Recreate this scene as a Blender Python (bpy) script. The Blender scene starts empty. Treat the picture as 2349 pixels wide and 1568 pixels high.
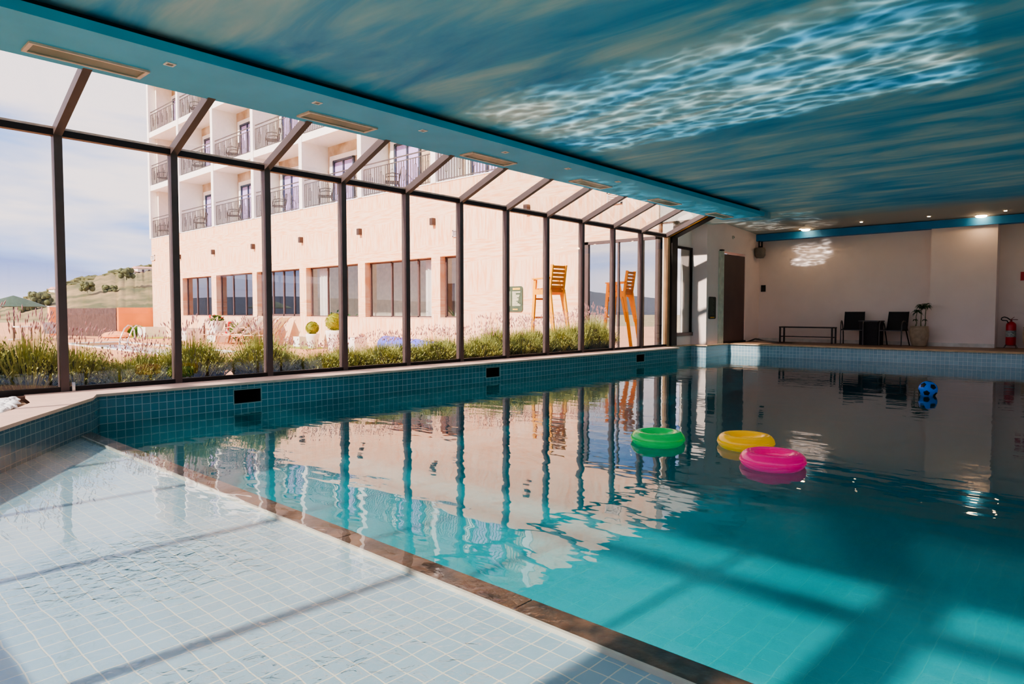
import bpy, math, random
from mathutils import Vector, Matrix
R = math.radians
rnd = random.Random(7)
sc = bpy.context.scene
col = sc.collection
sin, cos, pi = math.sin, math.cos, math.pi

# ------------------------------------------------------------------ camera
FPX, CX, CY, EYE = 1527.0, 1174.5, 784.0, 1.2
YAW, PIT = R(42.2), math.atan(68 / FPX)
cam_d = bpy.data.cameras.new('camera'); cam = bpy.data.objects.new('camera', cam_d); col.objects.link(cam)
cam.location = (0, 0, EYE); cam.rotation_euler = (pi / 2 - PIT, 0, YAW)
cam_d.sensor_width = 36; cam_d.lens = 36 * FPX / 2349; cam_d.clip_start = .05; cam_d.clip_end = 3000
sc.camera = cam
_fw = Vector((-sin(YAW) * cos(PIT), cos(YAW) * cos(PIT), -sin(PIT)))
_rt = Vector((cos(YAW), sin(YAW), 0)); _up = _rt.cross(_fw)
def at(px, py, ax, v):
    """survey helper: the place where a sight line of the photo meets the plane ax = v"""
    d = _fw + _rt * ((px - CX) / FPX) - _up * ((py - CY) / FPX)
    c = Vector((0, 0, EYE)); return c + d * ((v - c[ax]) / d[ax])

# ------------------------------------------------------------------ materials
def nodes(name):
    m = bpy.data.materials.new(name); m.use_nodes = True
    nt = m.node_tree; nt.nodes.clear()
    out = nt.nodes.new('ShaderNodeOutputMaterial')
    return m, nt, out
def N(nt, t, **k):
    n = nt.nodes.new(t)
    for a, b in k.items():
        if a in n.inputs.keys(): n.inputs[a].default_value = b
        else: setattr(n, a, b)
    return n
def lin(c):
    return tuple(((x / 255) / 12.92 if x <= 10 else ((x / 255 + .055) / 1.055) ** 2.4) for x in c[:3]) + (1,)
MATS = {}
def mat(name, c, rough=.6, metal=0, var=.12, scale=6, bump=0, stretch=(1, 1, 1), c2=None, spec=.5, emit=0, trans=0):
    if name in MATS: return MATS[name]
    m, nt, out = nodes(name)
    b = N(nt, 'ShaderNodeBsdfPrincipled'); b.inputs['Roughness'].default_value = rough; b.inputs['Metallic'].default_value = metal
    b.inputs['Specular IOR Level'].default_value = spec
    tc = N(nt, 'ShaderNodeTexCoord'); mp = N(nt, 'ShaderNodeMapping'); mp.inputs['Scale'].default_value = stretch
    nt.links.new(tc.outputs['Object'], mp.inputs[0])
    nz = N(nt, 'ShaderNodeTexNoise'); nz.inputs['Scale'].default_value = scale; nz.inputs['Detail'].default_value = 4
    nt.links.new(mp.outputs[0], nz.inputs['Vector'])
    r = N(nt, 'ShaderNodeValToRGB'); a = lin(c)
    if c2 is None: lo = tuple(x * (1 - var) for x in a[:3]) + (1,); hi = tuple(min(1, x * (1 + var)) for x in a[:3]) + (1,)
    else: lo, hi = a, lin(c2)
    r.color_ramp.elements[0].color = lo; r.color_ramp.elements[0].position = .35
    r.color_ramp.elements[1].color = hi; r.color_ramp.elements[1].position = .65
    nt.links.new(nz.outputs['Fac'], r.inputs[0]); nt.links.new(r.outputs[0], b.inputs['Base Color'])
    if bump:
        bp = N(nt, 'ShaderNodeBump'); bp.inputs['Strength'].default_value = bump; bp.inputs['Distance'].default_value = .02
        nt.links.new(nz.outputs['Fac'], bp.inputs['Height']); nt.links.new(bp.outputs[0], b.inputs['Normal'])
    if emit:
        b.inputs['Emission Color'].default_value = a; b.inputs['Emission Strength'].default_value = emit
    if trans: b.inputs['Transmission Weight'].default_value = trans
    nt.links.new(b.outputs[0], out.inputs[0]); MATS[name] = m
    return m

def tile_mat(name, u, v, size, tc1, tc2, grout, rough=.15, mortar=.05, blotch=.0, bumpy=True):
    m, nt, out = nodes(name)
    tc = N(nt, 'ShaderNodeTexCoord')
    dots = []
    for d in (u, v):
        q = N(nt, 'ShaderNodeVectorMath', operation='DOT_PRODUCT'); q.inputs[1].default_value = d
        nt.links.new(tc.outputs['Object'], q.inputs[0]); dots.append(q.outputs['Value'])
    cb = N(nt, 'ShaderNodeCombineXYZ'); nt.links.new(dots[0], cb.inputs[0]); nt.links.new(dots[1], cb.inputs[1])
    br = N(nt, 'ShaderNodeTexBrick', offset=0.0, squash=1.0)
    br.inputs['Scale'].default_value = 1 / size
    br.inputs['Brick Width'].default_value = 1; br.inputs['Row Height'].default_value = 1
    br.inputs['Mortar Size'].default_value = mortar; br.inputs['Mortar Smooth'].default_value = .2; br.inputs['Bias'].default_value = 0
    br.inputs['Color1'].default_value = lin(tc1); br.inputs['Color2'].default_value = lin(tc2); br.inputs['Mortar'].default_value = lin(grout)
    nt.links.new(cb.outputs[0], br.inputs['Vector'])
    b = N(nt, 'ShaderNodeBsdfPrincipled'); b.inputs['Roughness'].default_value = rough
    nt.links.new(br.outputs['Color'], b.inputs['Base Color'])
    bp = N(nt, 'ShaderNodeBump', invert=True); bp.inputs['Strength'].default_value = .5; bp.inputs['Distance'].default_value = .003
    nt.links.new(br.outputs['Fac'], bp.inputs['Height']); nt.links.new(bp.outputs[0], b.inputs['Normal'])
    nt.links.new(b.outputs[0], out.inputs[0]); MATS[name] = m
    return m

def schlick(nt, f0, normal=None):
    """reflectance from the angle of view, the same from both sides"""
    ge = nt.nodes.new('ShaderNodeNewGeometry'); d = N(nt, 'ShaderNodeVectorMath', operation='DOT_PRODUCT')
    nt.links.new(ge.outputs['Incoming'], d.inputs[0]); nt.links.new(normal if normal else ge.outputs['Normal'], d.inputs[1])
    a = N(nt, 'ShaderNodeMath', operation='ABSOLUTE'); nt.links.new(d.outputs['Value'], a.inputs[0])
    b = N(nt, 'ShaderNodeMath', operation='SUBTRACT', use_clamp=True); b.inputs[0].default_value = 1; nt.links.new(a.outputs[0], b.inputs[1])
    p = N(nt, 'ShaderNodeMath', operation='POWER'); nt.links.new(b.outputs[0], p.inputs[0]); p.inputs[1].default_value = 5
    m = N(nt, 'ShaderNodeMath', operation='MULTIPLY_ADD', use_clamp=True); nt.links.new(p.outputs[0], m.inputs[0]); m.inputs[1].default_value = 1 - f0; m.inputs[2].default_value = f0
    return m.outputs[0]
def glass_mat(name, tint=(1, 1, 1, 1), ior=1.5, refl=1.0, extra=0.0, gcol=(1, 1, 1, 1)):
    """thin pane: what does not reflect passes straight through"""
    m, nt, out = nodes(name)
    fr = schlick(nt, ((ior - 1) / (ior + 1)) ** 2)
    ml = N(nt, 'ShaderNodeMath', operation='MULTIPLY_ADD', use_clamp=True); ml.inputs[1].default_value = refl; ml.inputs[2].default_value = extra
    nt.links.new(fr, ml.inputs[0])
    tr = N(nt, 'ShaderNodeBsdfTransparent'); tr.inputs[0].default_value = tint
    gl = N(nt, 'ShaderNodeBsdfGlossy'); gl.inputs['Roughness'].default_value = 0; gl.inputs['Color'].default_value = gcol
    mx = N(nt, 'ShaderNodeMixShader'); nt.links.new(ml.outputs[0], mx.inputs[0]); nt.links.new(tr.outputs[0], mx.inputs[1]); nt.links.new(gl.outputs[0], mx.inputs[2])
    nt.links.new(mx.outputs[0], out.inputs[0]); MATS[name] = m
    return m

bronze = mat('bronze_aluminium', (98, 82, 78), .45, .3, .06)
bronze_d = mat('dark_bronze', (36, 28, 26), .5, .2, .05)
cream_edge = mat('off_white_paint', (250, 246, 240), .6, 0, .02)  # one even off-white for slabs, partitions and roof
white_wall = mat('white_wall_paint', (234, 214, 206), .8, 0, .03, 1.5)
blue_paint = mat('blue_soffit_paint', (70, 168, 200), .7, 0, .05, 2)
blue_beam = mat('blue_beam_paint', (38, 120, 178), .6, 0, .08, 2)
deck_m = mat('brown_deck_floor', (128, 96, 76), .5, 0, .2, 3, stretch=(1, 6, 1))
coping_m = mat('pink_beige_stone', (222, 182, 160), .6, 0, .06, 8, bump=.1)
stone_dark = mat('wet_brown_stone', (50, 36, 28), .35, 0, .2, 9, bump=.6, c2=(104, 72, 50))
concrete = mat('terracotta_terrace', (226, 160, 112), .8, 0, .06, 1.2)
stucco_w = mat('white_planter', (240, 232, 222), .7, 0, .04)
black_m = mat('black_fabric', (24, 21, 23), .7, 0, .2, 60)
gunmetal = mat('grey_tube_metal', (92, 84, 82), .4, .6, .05)
steel = mat('polished_steel', (210, 210, 208), .2, .9, .03)
wicker = mat('dark_wicker', (40, 32, 34), .7, 0, .4, 70, bump=.5)
pot_beige = mat('beige_clay', (170, 146, 122), .8, 0, .15, 9, bump=.2)
leaf_m = mat('dark_leaf', (38, 62, 34), .5, 0, .3, 12)
stem_m = mat('pale_stem', (116, 110, 84), .7, 0, .2, 20)
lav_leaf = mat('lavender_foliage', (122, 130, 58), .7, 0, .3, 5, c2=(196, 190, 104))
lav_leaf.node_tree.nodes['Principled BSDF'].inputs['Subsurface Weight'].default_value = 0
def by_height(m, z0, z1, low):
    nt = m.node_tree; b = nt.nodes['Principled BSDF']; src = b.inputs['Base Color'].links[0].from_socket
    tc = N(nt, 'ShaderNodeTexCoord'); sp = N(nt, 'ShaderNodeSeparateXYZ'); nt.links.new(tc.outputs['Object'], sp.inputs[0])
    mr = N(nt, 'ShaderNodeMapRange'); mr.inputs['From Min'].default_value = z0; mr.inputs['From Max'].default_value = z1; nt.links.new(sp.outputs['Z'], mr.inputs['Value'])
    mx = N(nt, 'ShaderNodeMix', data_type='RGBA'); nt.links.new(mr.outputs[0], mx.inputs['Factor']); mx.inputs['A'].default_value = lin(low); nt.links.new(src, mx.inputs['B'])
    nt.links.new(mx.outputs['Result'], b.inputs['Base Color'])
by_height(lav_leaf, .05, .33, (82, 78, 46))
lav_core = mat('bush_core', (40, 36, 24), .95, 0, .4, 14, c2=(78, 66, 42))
lav_flower = mat('lavender_flower', (180, 120, 126), .8, 0, .2, 5, c2=(208, 152, 140))
orange_wood = mat('orange_wood', (240, 166, 38), .5, 0, .1, 6, stretch=(1, 1, .3))
orange_dark = mat('orange_wood_slats', (214, 128, 34), .5, 0, .1, 6)
soil = mat('planting_soil', (132, 104, 80), .95, 0, .3, 9)
topi = mat('clipped_box_foliage', (120, 128, 28), .8, 0, .35, 30, bump=.8, c2=(172, 166, 48))
red_paint = mat('red_enamel', (176, 22, 34), .3, 0, .05)
curtain_w = mat('white_curtain', (244, 240, 236), .8, 0, .03)
lilac = mat('lilac_curtain', (196, 172, 226), .8, 0, .08, 3)
marble = mat('mottled_brown_render', (176, 148, 118), .8, 0, .3, 1.4, c2=(222, 202, 178))
hotel_cream = mat('cream_render', (240, 226, 210), .8, 0, .03)
iron = mat('wrought_iron', (104, 92, 88), .5, .3, .1)
win_frame = mat('brown_window_frame', (108, 84, 80), .5, .2, .05)
room_beige = mat('room_beige', (216, 204, 190), .9, 0, .05)
glass = glass_mat('clear_pane', (.97, .97, .96, 1), 1.5, 1.7, .012)
dark_glass = glass_mat('dark_reflective_pane', (.30, .32, .34, 1), 1.5, 1.0, .34, (.84, .80, .80, 1))
room_glass = glass_mat('light_reflective_pane', (.88, .88, .86, 1), 1.5, 1.0, .05)
mirror_glass = glass_mat('mirror_glazing', (.3, .3, .3, 1), 1.5, 1.0, .72, (.95, .93, .92, 1))

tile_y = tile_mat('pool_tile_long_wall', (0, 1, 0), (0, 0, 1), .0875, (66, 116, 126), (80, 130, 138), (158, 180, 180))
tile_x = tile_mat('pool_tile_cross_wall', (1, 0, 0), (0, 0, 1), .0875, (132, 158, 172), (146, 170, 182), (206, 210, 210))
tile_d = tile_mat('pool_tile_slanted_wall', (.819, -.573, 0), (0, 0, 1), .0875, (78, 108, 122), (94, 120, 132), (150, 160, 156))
def wavy(m, amt, scale):
    """tile lines wobbled to imitate refraction through rippled water"""
    nt = m.node_tree; br = [n for n in nt.nodes if n.type == 'TEX_BRICK'][0]; src = br.inputs['Vector'].links[0].from_socket
    nz = N(nt, 'ShaderNodeTexNoise'); nz.inputs['Scale'].default_value = scale; nz.inputs['Detail'].default_value = 1
    nt.links.new(src, nz.inputs['Vector'])
    s = N(nt, 'ShaderNodeVectorMath', operation='SUBTRACT'); s.inputs[1].default_value = (.5, .5, .5); nt.links.new(nz.outputs['Color'], s.inputs[0])
    sc_ = N(nt, 'ShaderNodeVectorMath', operation='SCALE'); sc_.inputs['Scale'].default_value = amt; nt.links.new(s.outputs[0], sc_.inputs[0])
    ad = N(nt, 'ShaderNodeVectorMath', operation='ADD'); nt.links.new(src, ad.inputs[0]); nt.links.new(sc_.outputs[0], ad.inputs[1])
    nt.links.new(ad.outputs[0], br.inputs['Vector'])
tile_shelf = tile_mat('shelf_tile', (1, 0, 0), (0, 1, 0), .088, (150, 172, 186), (160, 181, 193), (226, 214, 196), rough=.3, mortar=.035)
wavy(tile_shelf, .03, 5)
tile_deep = tile_mat('deep_pool_tile', (1, 0, 0), (0, 1, 0), .15, (168, 206, 204), (178, 212, 210), (206, 222, 210), rough=.5, mortar=.03)
wavy(tile_deep, .06, 3)

# painted ceiling: brush clouds of beige and blue, long strokes
def ceiling_mat():
    m, nt, out = nodes('painted_cloud_ceiling')
    tc = N(nt, 'ShaderNodeTexCoord'); mp = N(nt, 'ShaderNodeMapping'); mp.inputs['Scale'].default_value = (.42, 1.5, 1); mp.inputs['Rotation'].default_value = (0, 0, R(12))
    nt.links.new(tc.outputs['Object'], mp.inputs[0])
    n1 = N(nt, 'ShaderNodeTexNoise'); n1.inputs['Scale'].default_value = 1.0; n1.inputs['Detail'].default_value = 5; n1.inputs['Roughness'].default_value = .55; n1.inputs['Distortion'].default_value = .6
    nt.links.new(mp.outputs[0], n1.inputs['Vector'])
    r = N(nt, 'ShaderNodeValToRGB'); cr = r.color_ramp
    cr.elements[0].position = .32; cr.elements[0].color = lin((60, 138, 176))
    cr.elements[1].position = .68; cr.elements[1].color = lin((182, 194, 188))
    e = cr.elements.new(.45); e.color = lin((90, 158, 184)); e = cr.elements.new(.56); e.color = lin((134, 176, 184))
    nt.links.new(n1.outputs['Fac'], r.inputs[0])
    # unpainted grey border beside the far wall
    sp = N(nt, 'ShaderNodeSeparateXYZ'); nt.links.new(tc.outputs['Object'], sp.inputs[0])
    n2 = N(nt, 'ShaderNodeTexNoise'); n2.inputs['Scale'].default_value = .8; nt.links.new(tc.outputs['Object'], n2.inputs['Vector'])
    a = N(nt, 'ShaderNodeMath', operation='MULTIPLY_ADD'); a.inputs[1].default_value = 1.2; nt.links.new(n2.outputs['Fac'], a.inputs[0]); nt.links.new(sp.outputs['Y'], a.inputs[2])
    mr = N(nt, 'ShaderNodeMapRange'); mr.inputs['From Min'].default_value = 18.2; mr.inputs['From Max'].default_value = 19.2; nt.links.new(a.outputs[0], mr.inputs['Value'])
    mx = N(nt, 'ShaderNodeMix', data_type='RGBA'); nt.links.new(mr.outputs[0], mx.inputs['Factor']); nt.links.new(r.outputs[0], mx.inputs['A']); mx.inputs['B'].default_value = lin((168, 160, 150))
    # unpainted corner over the way to the door
    mrx = N(nt, 'ShaderNodeMapRange'); mrx.inputs['From Min'].default_value = -6.9; mrx.inputs['From Max'].default_value = -7.7; nt.links.new(sp.outputs['X'], mrx.inputs['Value'])
    mx2 = N(nt, 'ShaderNodeMix', data_type='RGBA'); nt.links.new(mrx.outputs[0], mx2.inputs['Factor']); nt.links.new(mx.outputs['Result'], mx2.inputs['A']); mx2.inputs['B'].default_value = lin((190, 186, 176))
    b = N(nt, 'ShaderNodeBsdfPrincipled'); b.inputs['Roughness'].default_value = .75
    nt.links.new(mx2.outputs['Result'], b.inputs['Base Color']); nt.links.new(b.outputs[0], out.inputs[0])
    return m
ceil_m = ceiling_mat()

# brushed peach render of the hotel, in patches of upright and level strokes
def facade_mat():
    m, nt, out = nodes('peach_brushed_render')
    tc = N(nt, 'ShaderNodeTexCoord')
    cols = []
    for s in ((9, 1, 1.1), (1.3, 1, 14)):
        mp = N(nt, 'ShaderNodeMapping'); mp.inputs['Scale'].default_value = s; nt.links.new(tc.outputs['Object'], mp.inputs[0])
        n1 = N(nt, 'ShaderNodeTexNoise'); n1.inputs['Scale'].default_value = 1.2; n1.inputs['Detail'].default_value = 4; n1.inputs['Distortion'].default_value = .5
        nt.links.new(mp.outputs[0], n1.inputs['Vector']); cols.append(n1.outputs['Fac'])
    sp = N(nt, 'ShaderNodeSeparateXYZ'); nt.links.new(tc.outputs['Object'], sp.inputs[0])
    nz = N(nt, 'ShaderNodeTexNoise'); nz.inputs['Scale'].default_value = .5; nt.links.new(tc.outputs['Object'], nz.inputs['Vector'])
    w = N(nt, 'ShaderNodeMath', operation='MULTIPLY_ADD'); w.inputs[1].default_value = .9; nt.links.new(nz.outputs['Fac'], w.inputs[0]); nt.links.new(sp.outputs['Z'], w.inputs[2])
    sn = N(nt, 'ShaderNodeMath', operation='MULTIPLY'); sn.inputs[1].default_value = 2 * pi / 1.75; nt.links.new(w.outputs[0], sn.inputs[0])
    si = N(nt, 'ShaderNodeMath', operation='SINE'); nt.links.new(sn.outputs[0], si.inputs[0])
    mr = N(nt, 'ShaderNodeMapRange'); mr.inputs['From Min'].default_value = .15; mr.inputs['From Max'].default_value = .45; nt.links.new(si.outputs[0], mr.inputs['Value'])
    mx = N(nt, 'ShaderNodeMix', data_type='FLOAT'); nt.links.new(mr.outputs[0], mx.inputs['Factor']); nt.links.new(cols[0], mx.inputs['A']); nt.links.new(cols[1], mx.inputs['B'])
    r = N(nt, 'ShaderNodeValToRGB'); r.color_ramp.elements[0].position = .36; r.color_ramp.elements[0].color = lin((241, 180, 136)); r.color_ramp.elements[1].position = .58; r.color_ramp.elements[1].color = lin((247, 212, 180))
    nt.links.new(mx.outputs['Result'], r.inputs[0])
    b = N(nt, 'ShaderNodeBsdfPrincipled'); b.inputs['Roughness'].default_value = .9; nt.links.new(r.outputs[0], b.inputs['Base Color'])
    nt.links.new(b.outputs[0], out.inputs[0]); return m
facade_m = facade_mat()

# pool water: a closed body with ripples on top and teal absorption inside
def water_mat():
    m, nt, out = nodes('teal_pool_water')
    tc = N(nt, 'ShaderNodeTexCoord')
    mp = N(nt, 'ShaderNodeMapping'); mp.inputs['Rotation'].default_value = (0, 0, R(-42)); mp.inputs['Scale'].default_value = (1.0, 2.2, 1); nt.links.new(tc.outputs['Object'], mp.inputs[0])
    n1 = N(nt, 'ShaderNodeTexNoise'); n1.inputs['Scale'].default_value = 1.5; n1.inputs['Detail'].default_value = 2; nt.links.new(mp.outputs[0], n1.inputs['Vector'])
    n2 = N(nt, 'ShaderNodeTexNoise'); n2.inputs['Scale'].default_value = 13; n2.inputs['Detail'].default_value = 3; n2.inputs['Distortion'].default_value = 1.2; nt.links.new(tc.outputs['Object'], n2.inputs['Vector'])
    # inlets stir the water in two places over the shelf
    fac = None
    for (x, y, rad) in ((-3.3, 1.15, .9), (-1.75, 1.0, 1.25)):
        d = N(nt, 'ShaderNodeVectorMath', operation='DISTANCE'); d.inputs[1].default_value = (x, y, 0); nt.links.new(tc.outputs['Object'], d.inputs[0])
        mr = N(nt, 'ShaderNodeMapRange', interpolation_type='SMOOTHSTEP'); mr.inputs['From Min'].default_value = rad; mr.inputs['From Max'].default_value = 0; mr.inputs['To Max'].default_value = 1; nt.links.new(d.outputs['Value'], mr.inputs['Value'])
        if fac is None: fac = mr.outputs[0]
        else:
            mxx = N(nt, 'ShaderNodeMath', operation='MAXIMUM'); nt.links.new(fac, mxx.inputs[0]); nt.links.new(mr.outputs[0], mxx.inputs[1]); fac = mxx.outputs[0]
    a2 = N(nt, 'ShaderNodeMath', operation='MULTIPLY'); nt.links.new(fac, a2.inputs[0]); nt.links.new(n2.outputs['Fac'], a2.inputs[1])
    a3 = N(nt, 'ShaderNodeMath', operation='MULTIPLY'); a3.inputs[1].default_value = .022; nt.links.new(a2.outputs[0], a3.inputs[0])
    n3 = N(nt, 'ShaderNodeTexNoise'); n3.inputs['Scale'].default_value = 6.5; n3.inputs['Detail'].default_value = 1; nt.links.new(mp.outputs[0], n3.inputs['Vector'])
    a4 = N(nt, 'ShaderNodeMath', operation='MULTIPLY_ADD'); a4.inputs[1].default_value = .0042; nt.links.new(n1.outputs['Fac'], a4.inputs[0]); nt.links.new(a3.outputs[0], a4.inputs[2])
    a5 = N(nt, 'ShaderNodeMath', operation='MULTIPLY_ADD'); a5.inputs[1].default_value = .0004; nt.links.new(n3.outputs['Fac'], a5.inputs[0]); nt.links.new(a4.outputs[0], a5.inputs[2])
    bp = N(nt, 'ShaderNodeBump'); bp.inputs['Strength'].default_value = 1; bp.inputs['Distance'].default_value = 1; nt.links.new(a5.outputs[0], bp.inputs['Height'])
    fr = schlick(nt, .021, bp.outputs[0])
    fm = N(nt, 'ShaderNodeMath', operation='MULTIPLY', use_clamp=True); fm.inputs[1].default_value = 1.15; nt.links.new(fr, fm.inputs[0])
    tr = N(nt, 'ShaderNodeBsdfTransparent'); gl = N(nt, 'ShaderNodeBsdfGlossy'); gl.inputs['Roughness'].default_value = 0.0; nt.links.new(bp.outputs[0], gl.inputs['Normal'])
    mx = N(nt, 'ShaderNodeMixShader'); nt.links.new(fm.outputs[0], mx.inputs[0]); nt.links.new(tr.outputs[0], mx.inputs[1]); nt.links.new(gl.outputs[0], mx.inputs[2])
    nt.links.new(mx.outputs[0], out.inputs['Surface'])
    va = N(nt, 'ShaderNodeVolumeAbsorption'); va.inputs['Color'].default_value = (.21, .85, .895, 1); va.inputs['Density'].default_value = WATER_DENS
    vs_ = N(nt, 'ShaderNodeVolumeScatter'); vs_.inputs['Color'].default_value = (.34, .88, 1, 1); vs_.inputs['Density'].default_value = .16
    ads = N(nt, 'ShaderNodeAddShader'); nt.links.new(va.outputs[0], ads.inputs[0]); nt.links.new(vs_.outputs[0], ads.inputs[1]); nt.links.new(ads.outputs[0], out.inputs['Volume'])
    return m
WATER_DENS = 1.35
water_m = water_mat()

# ------------------------------------------------------------------ mesh kit
class MB:
    def __init__(s): s.v = []; s.f = []; s.smooth = False
    def add(s, vs, fs, M=None):
        o = len(s.v)
        for v in vs:
            v = Vector(v); s.v.append(tuple(M @ v) if M is not None else tuple(v))
        for f in fs: s.f.append(tuple(i + o for i in f))
        return s
    def box(s, x0, x1, y0, y1, z0, z1, M=None):
        vs = [(x, y, z) for z in (z0, z1) for y in (y0, y1) for x in (x0, x1)]
        return s.add(vs, [(0, 2, 3, 1), (4, 5, 7, 6), (0, 1, 5, 4), (2, 6, 7, 3), (0, 4, 6, 2), (1, 3, 7, 5)], M)
    def rbox(s, x0, x1, y0, y1, z0, z1, r, M=None):
        """box with rounded upright edges and a chamfered rim"""
        pts = []
        for (cx, cy, a0) in ((x1 - r, y1 - r, 0), (x0 + r, y1 - r, 90), (x0 + r, y0 + r, 180), (x1 - r, y0 + r, 270)):
            for k in range(4): a = R(a0 + 30 * k); pts.append((cx + r * cos(a), cy + r * sin(a)))
        return s.prism(pts, z0, z1, M)
    def prism(s, pts, z0, z1, M=None):
        n = len(pts)
        vs = [(x, y, z0) for x, y in pts] + [(x, y, z1) for x, y in pts]
        fs = [tuple(reversed(range(n))), tuple(range(n, 2 * n))] + [(i, (i + 1) % n, n + (i + 1) % n, n + i) for i in range(n)]
        return s.add(vs, fs, M)
    def bar(s, a, b, w, d=None, up=(0, 0, 1)):
        """square bar from a to b, w across and d along the up side"""
        a, b = Vector(a), Vector(b); d = d or w; z = (b - a); L = z.length; z.normalize()
        u = Vector(up); x = u.cross(z)
        if x.length < 1e-4: x = Vector((1, 0, 0)).cross(z)
        x.normalize(); y = z.cross(x)
        M = Matrix((x, y, z)).transposed().to_4x4(); M.translation = a
        return s.box(-w / 2, w / 2, -d / 2, d / 2, 0, L, M)
    def tube(s, pts, r, n=8, closed=False, rs=None):
        pts = [Vector(p) for p in pts]; m = len(pts); rings = []; prev = None
        for i, p in enumerate(pts):
            if closed: t = pts[(i + 1) % m] - pts[i - 1]
            else: t = pts[min(i + 1, m - 1)] - pts[max(i - 1, 0)]
            t.normalize()
            if prev is None:
                x = t.cross(Vector((0, 0, 1)))
                if x.length < .1: x = t.cross(Vector((0, 1, 0)))
            else: x = prev - t * prev.dot(t)
            x.normalize(); prev = x; y = t.cross(x); rr = rs[i] if rs else r
            rings.append([p + (x * cos(2 * pi * k / n) + y * sin(2 * pi * k / n)) * rr for k in range(n)])
        vs = [v for g in rings for v in g]; fs = []
        for i in range(m if closed else m - 1):
            j = (i + 1) % m
            for k in range(n): fs.append((i * n + k, i * n + (k + 1) % n, j * n + (k + 1) % n, j * n + k))
        if not closed: fs += [tuple(reversed(range(n))), tuple((m - 1) * n + k for k in range(n))]
        s.smooth = True
        return s.add(vs, fs)
    def lathe(s, prof, n=24, M=None):
        vs = []; fs = []; m = len(prof)
        for (r, z) in prof:
            for k in range(n): vs.append((r * cos(2 * pi * k / n), r * sin(2 * pi * k / n), z))
        for i in range(m - 1):
            for k in range(n): fs.append((i * n + k, i * n + (k + 1) % n, (i + 1) * n + (k + 1) % n, (i + 1) * n + k))
        if prof[0][0] > 1e-6: fs.append(tuple(reversed(range(n))))
        if prof[-1][0] > 1e-6: fs.append(tuple((m - 1) * n + k for k in range(n)))
        s.smooth = True
        return s.add(vs, fs, M)
    def ball(s, c, r, n=14, sq=(1, 1, 1), jit=0):
        prof = []; vs = []; fs = []
        for i in range(n // 2 + 1):
            a = pi * i / (n // 2)
            for k in range(n):
                j = 1 + jit * (rnd.random() - .5)
                vs.append((c[0] + r * sq[0] * sin(a) * cos(2 * pi * k / n) * j, c[1] + r * sq[1] * sin(a) * sin(2 * pi * k / n) * j, c[2] + r * sq[2] * cos(a) * j))
        for i in range(n // 2):
            for k in range(n): fs.append((i * n + k, (i + 1) * n + k, (i + 1) * n + (k + 1) % n, i * n + (k + 1) % n))
        s.smooth = True
        return s.add(vs, fs)
    def quad(s, a, b, c, d): return s.add([a, b, c, d], [(0, 1, 2, 3)])
    def build(s, name, m, parent=None, smooth=None, loc=None):
        me = bpy.data.meshes.new(name); vs = s.v
        o = bpy.data.objects.new(name, me)
        if loc is not None:
            L = Vector(loc); vs = [tuple(Vector(v) - L) for v in vs]; o.location = L
        me.from_pydata(vs, [], s.f); me.validate(); me.update()
        me.materials.append(m)
        sm = s.smooth if smooth is None else smooth
        if sm:
            me.polygons.foreach_set('use_smooth', [True] * len(me.polygons))
            try: me.set_sharp_from_angle(angle=R(42))
            except Exception: pass
        col.objects.link(o)
        if parent: o.parent = parent
        return o
def tag(o, label=None, cat=None, group=None, kind=None):
    for k, v in (('label', label), ('category', cat), ('group', group), ('kind', kind)):
        if v: o[k] = v
    return o
def empty(name, loc, rz=0, label=None, cat=None, group=None, kind=None):
    o = bpy.data.objects.new(name, None); col.objects.link(o); o.location = loc; o.rotation_euler = (0, 0, rz); o.empty_display_size = .1
    return tag(o, label, cat, group, kind)
def copy_tree(o, parent=None):
    c = o.copy(); col.objects.link(c)
    if parent: c.parent = parent
    for ch in list(o.children): copy_tree(ch, c)
    return c
def struct(name, mb, m, smooth=None): return tag(mb.build(name, m, smooth=smooth), kind='structure')

# ================================================================== SETTING
GX, RAILZ, SOX, SOZ, SIX = -8.57, 3.15, -7.51, 3.555, -6.44      # glass plane, eave rail, soffit edges
CEIL, COP = 3.72, .33
DEPTH = .80
# pool shell --------------------------------------------------------------
struct('floor_pool', MB().box(-9, 9.2, 1.95, 18.3, -1.2, -DEPTH), tile_deep)
SH = [(-8.3, 1.95), (-7.6, 1.95), (9.2, 1.95), (9.2, -.6), (-4.6, -.6), (-8.3, 1.95)]
struct('floor_shelf', MB().prism([(-8.35, 1.97), (-8.35, 1.5), (-4.6, -.6), (9.2, -.6), (9.2, 1.97)], -1.2, -.035), tile_shelf)
ledge = MB(); x = -8.2
rl = random.Random(3)
while x < 9:
    w = 1.28; ledge.box(x + .004, min(x + w, 9) - .004, 1.985, 2.115, -.2, -.018); x += w
struct('trim_1', ledge, stone_dark)
struct('trim_2', MB().box(-8.2, 9, 1.968, 1.985, -.2, -.016), mat('pale_grout', (196, 186, 170), .7))
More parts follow.
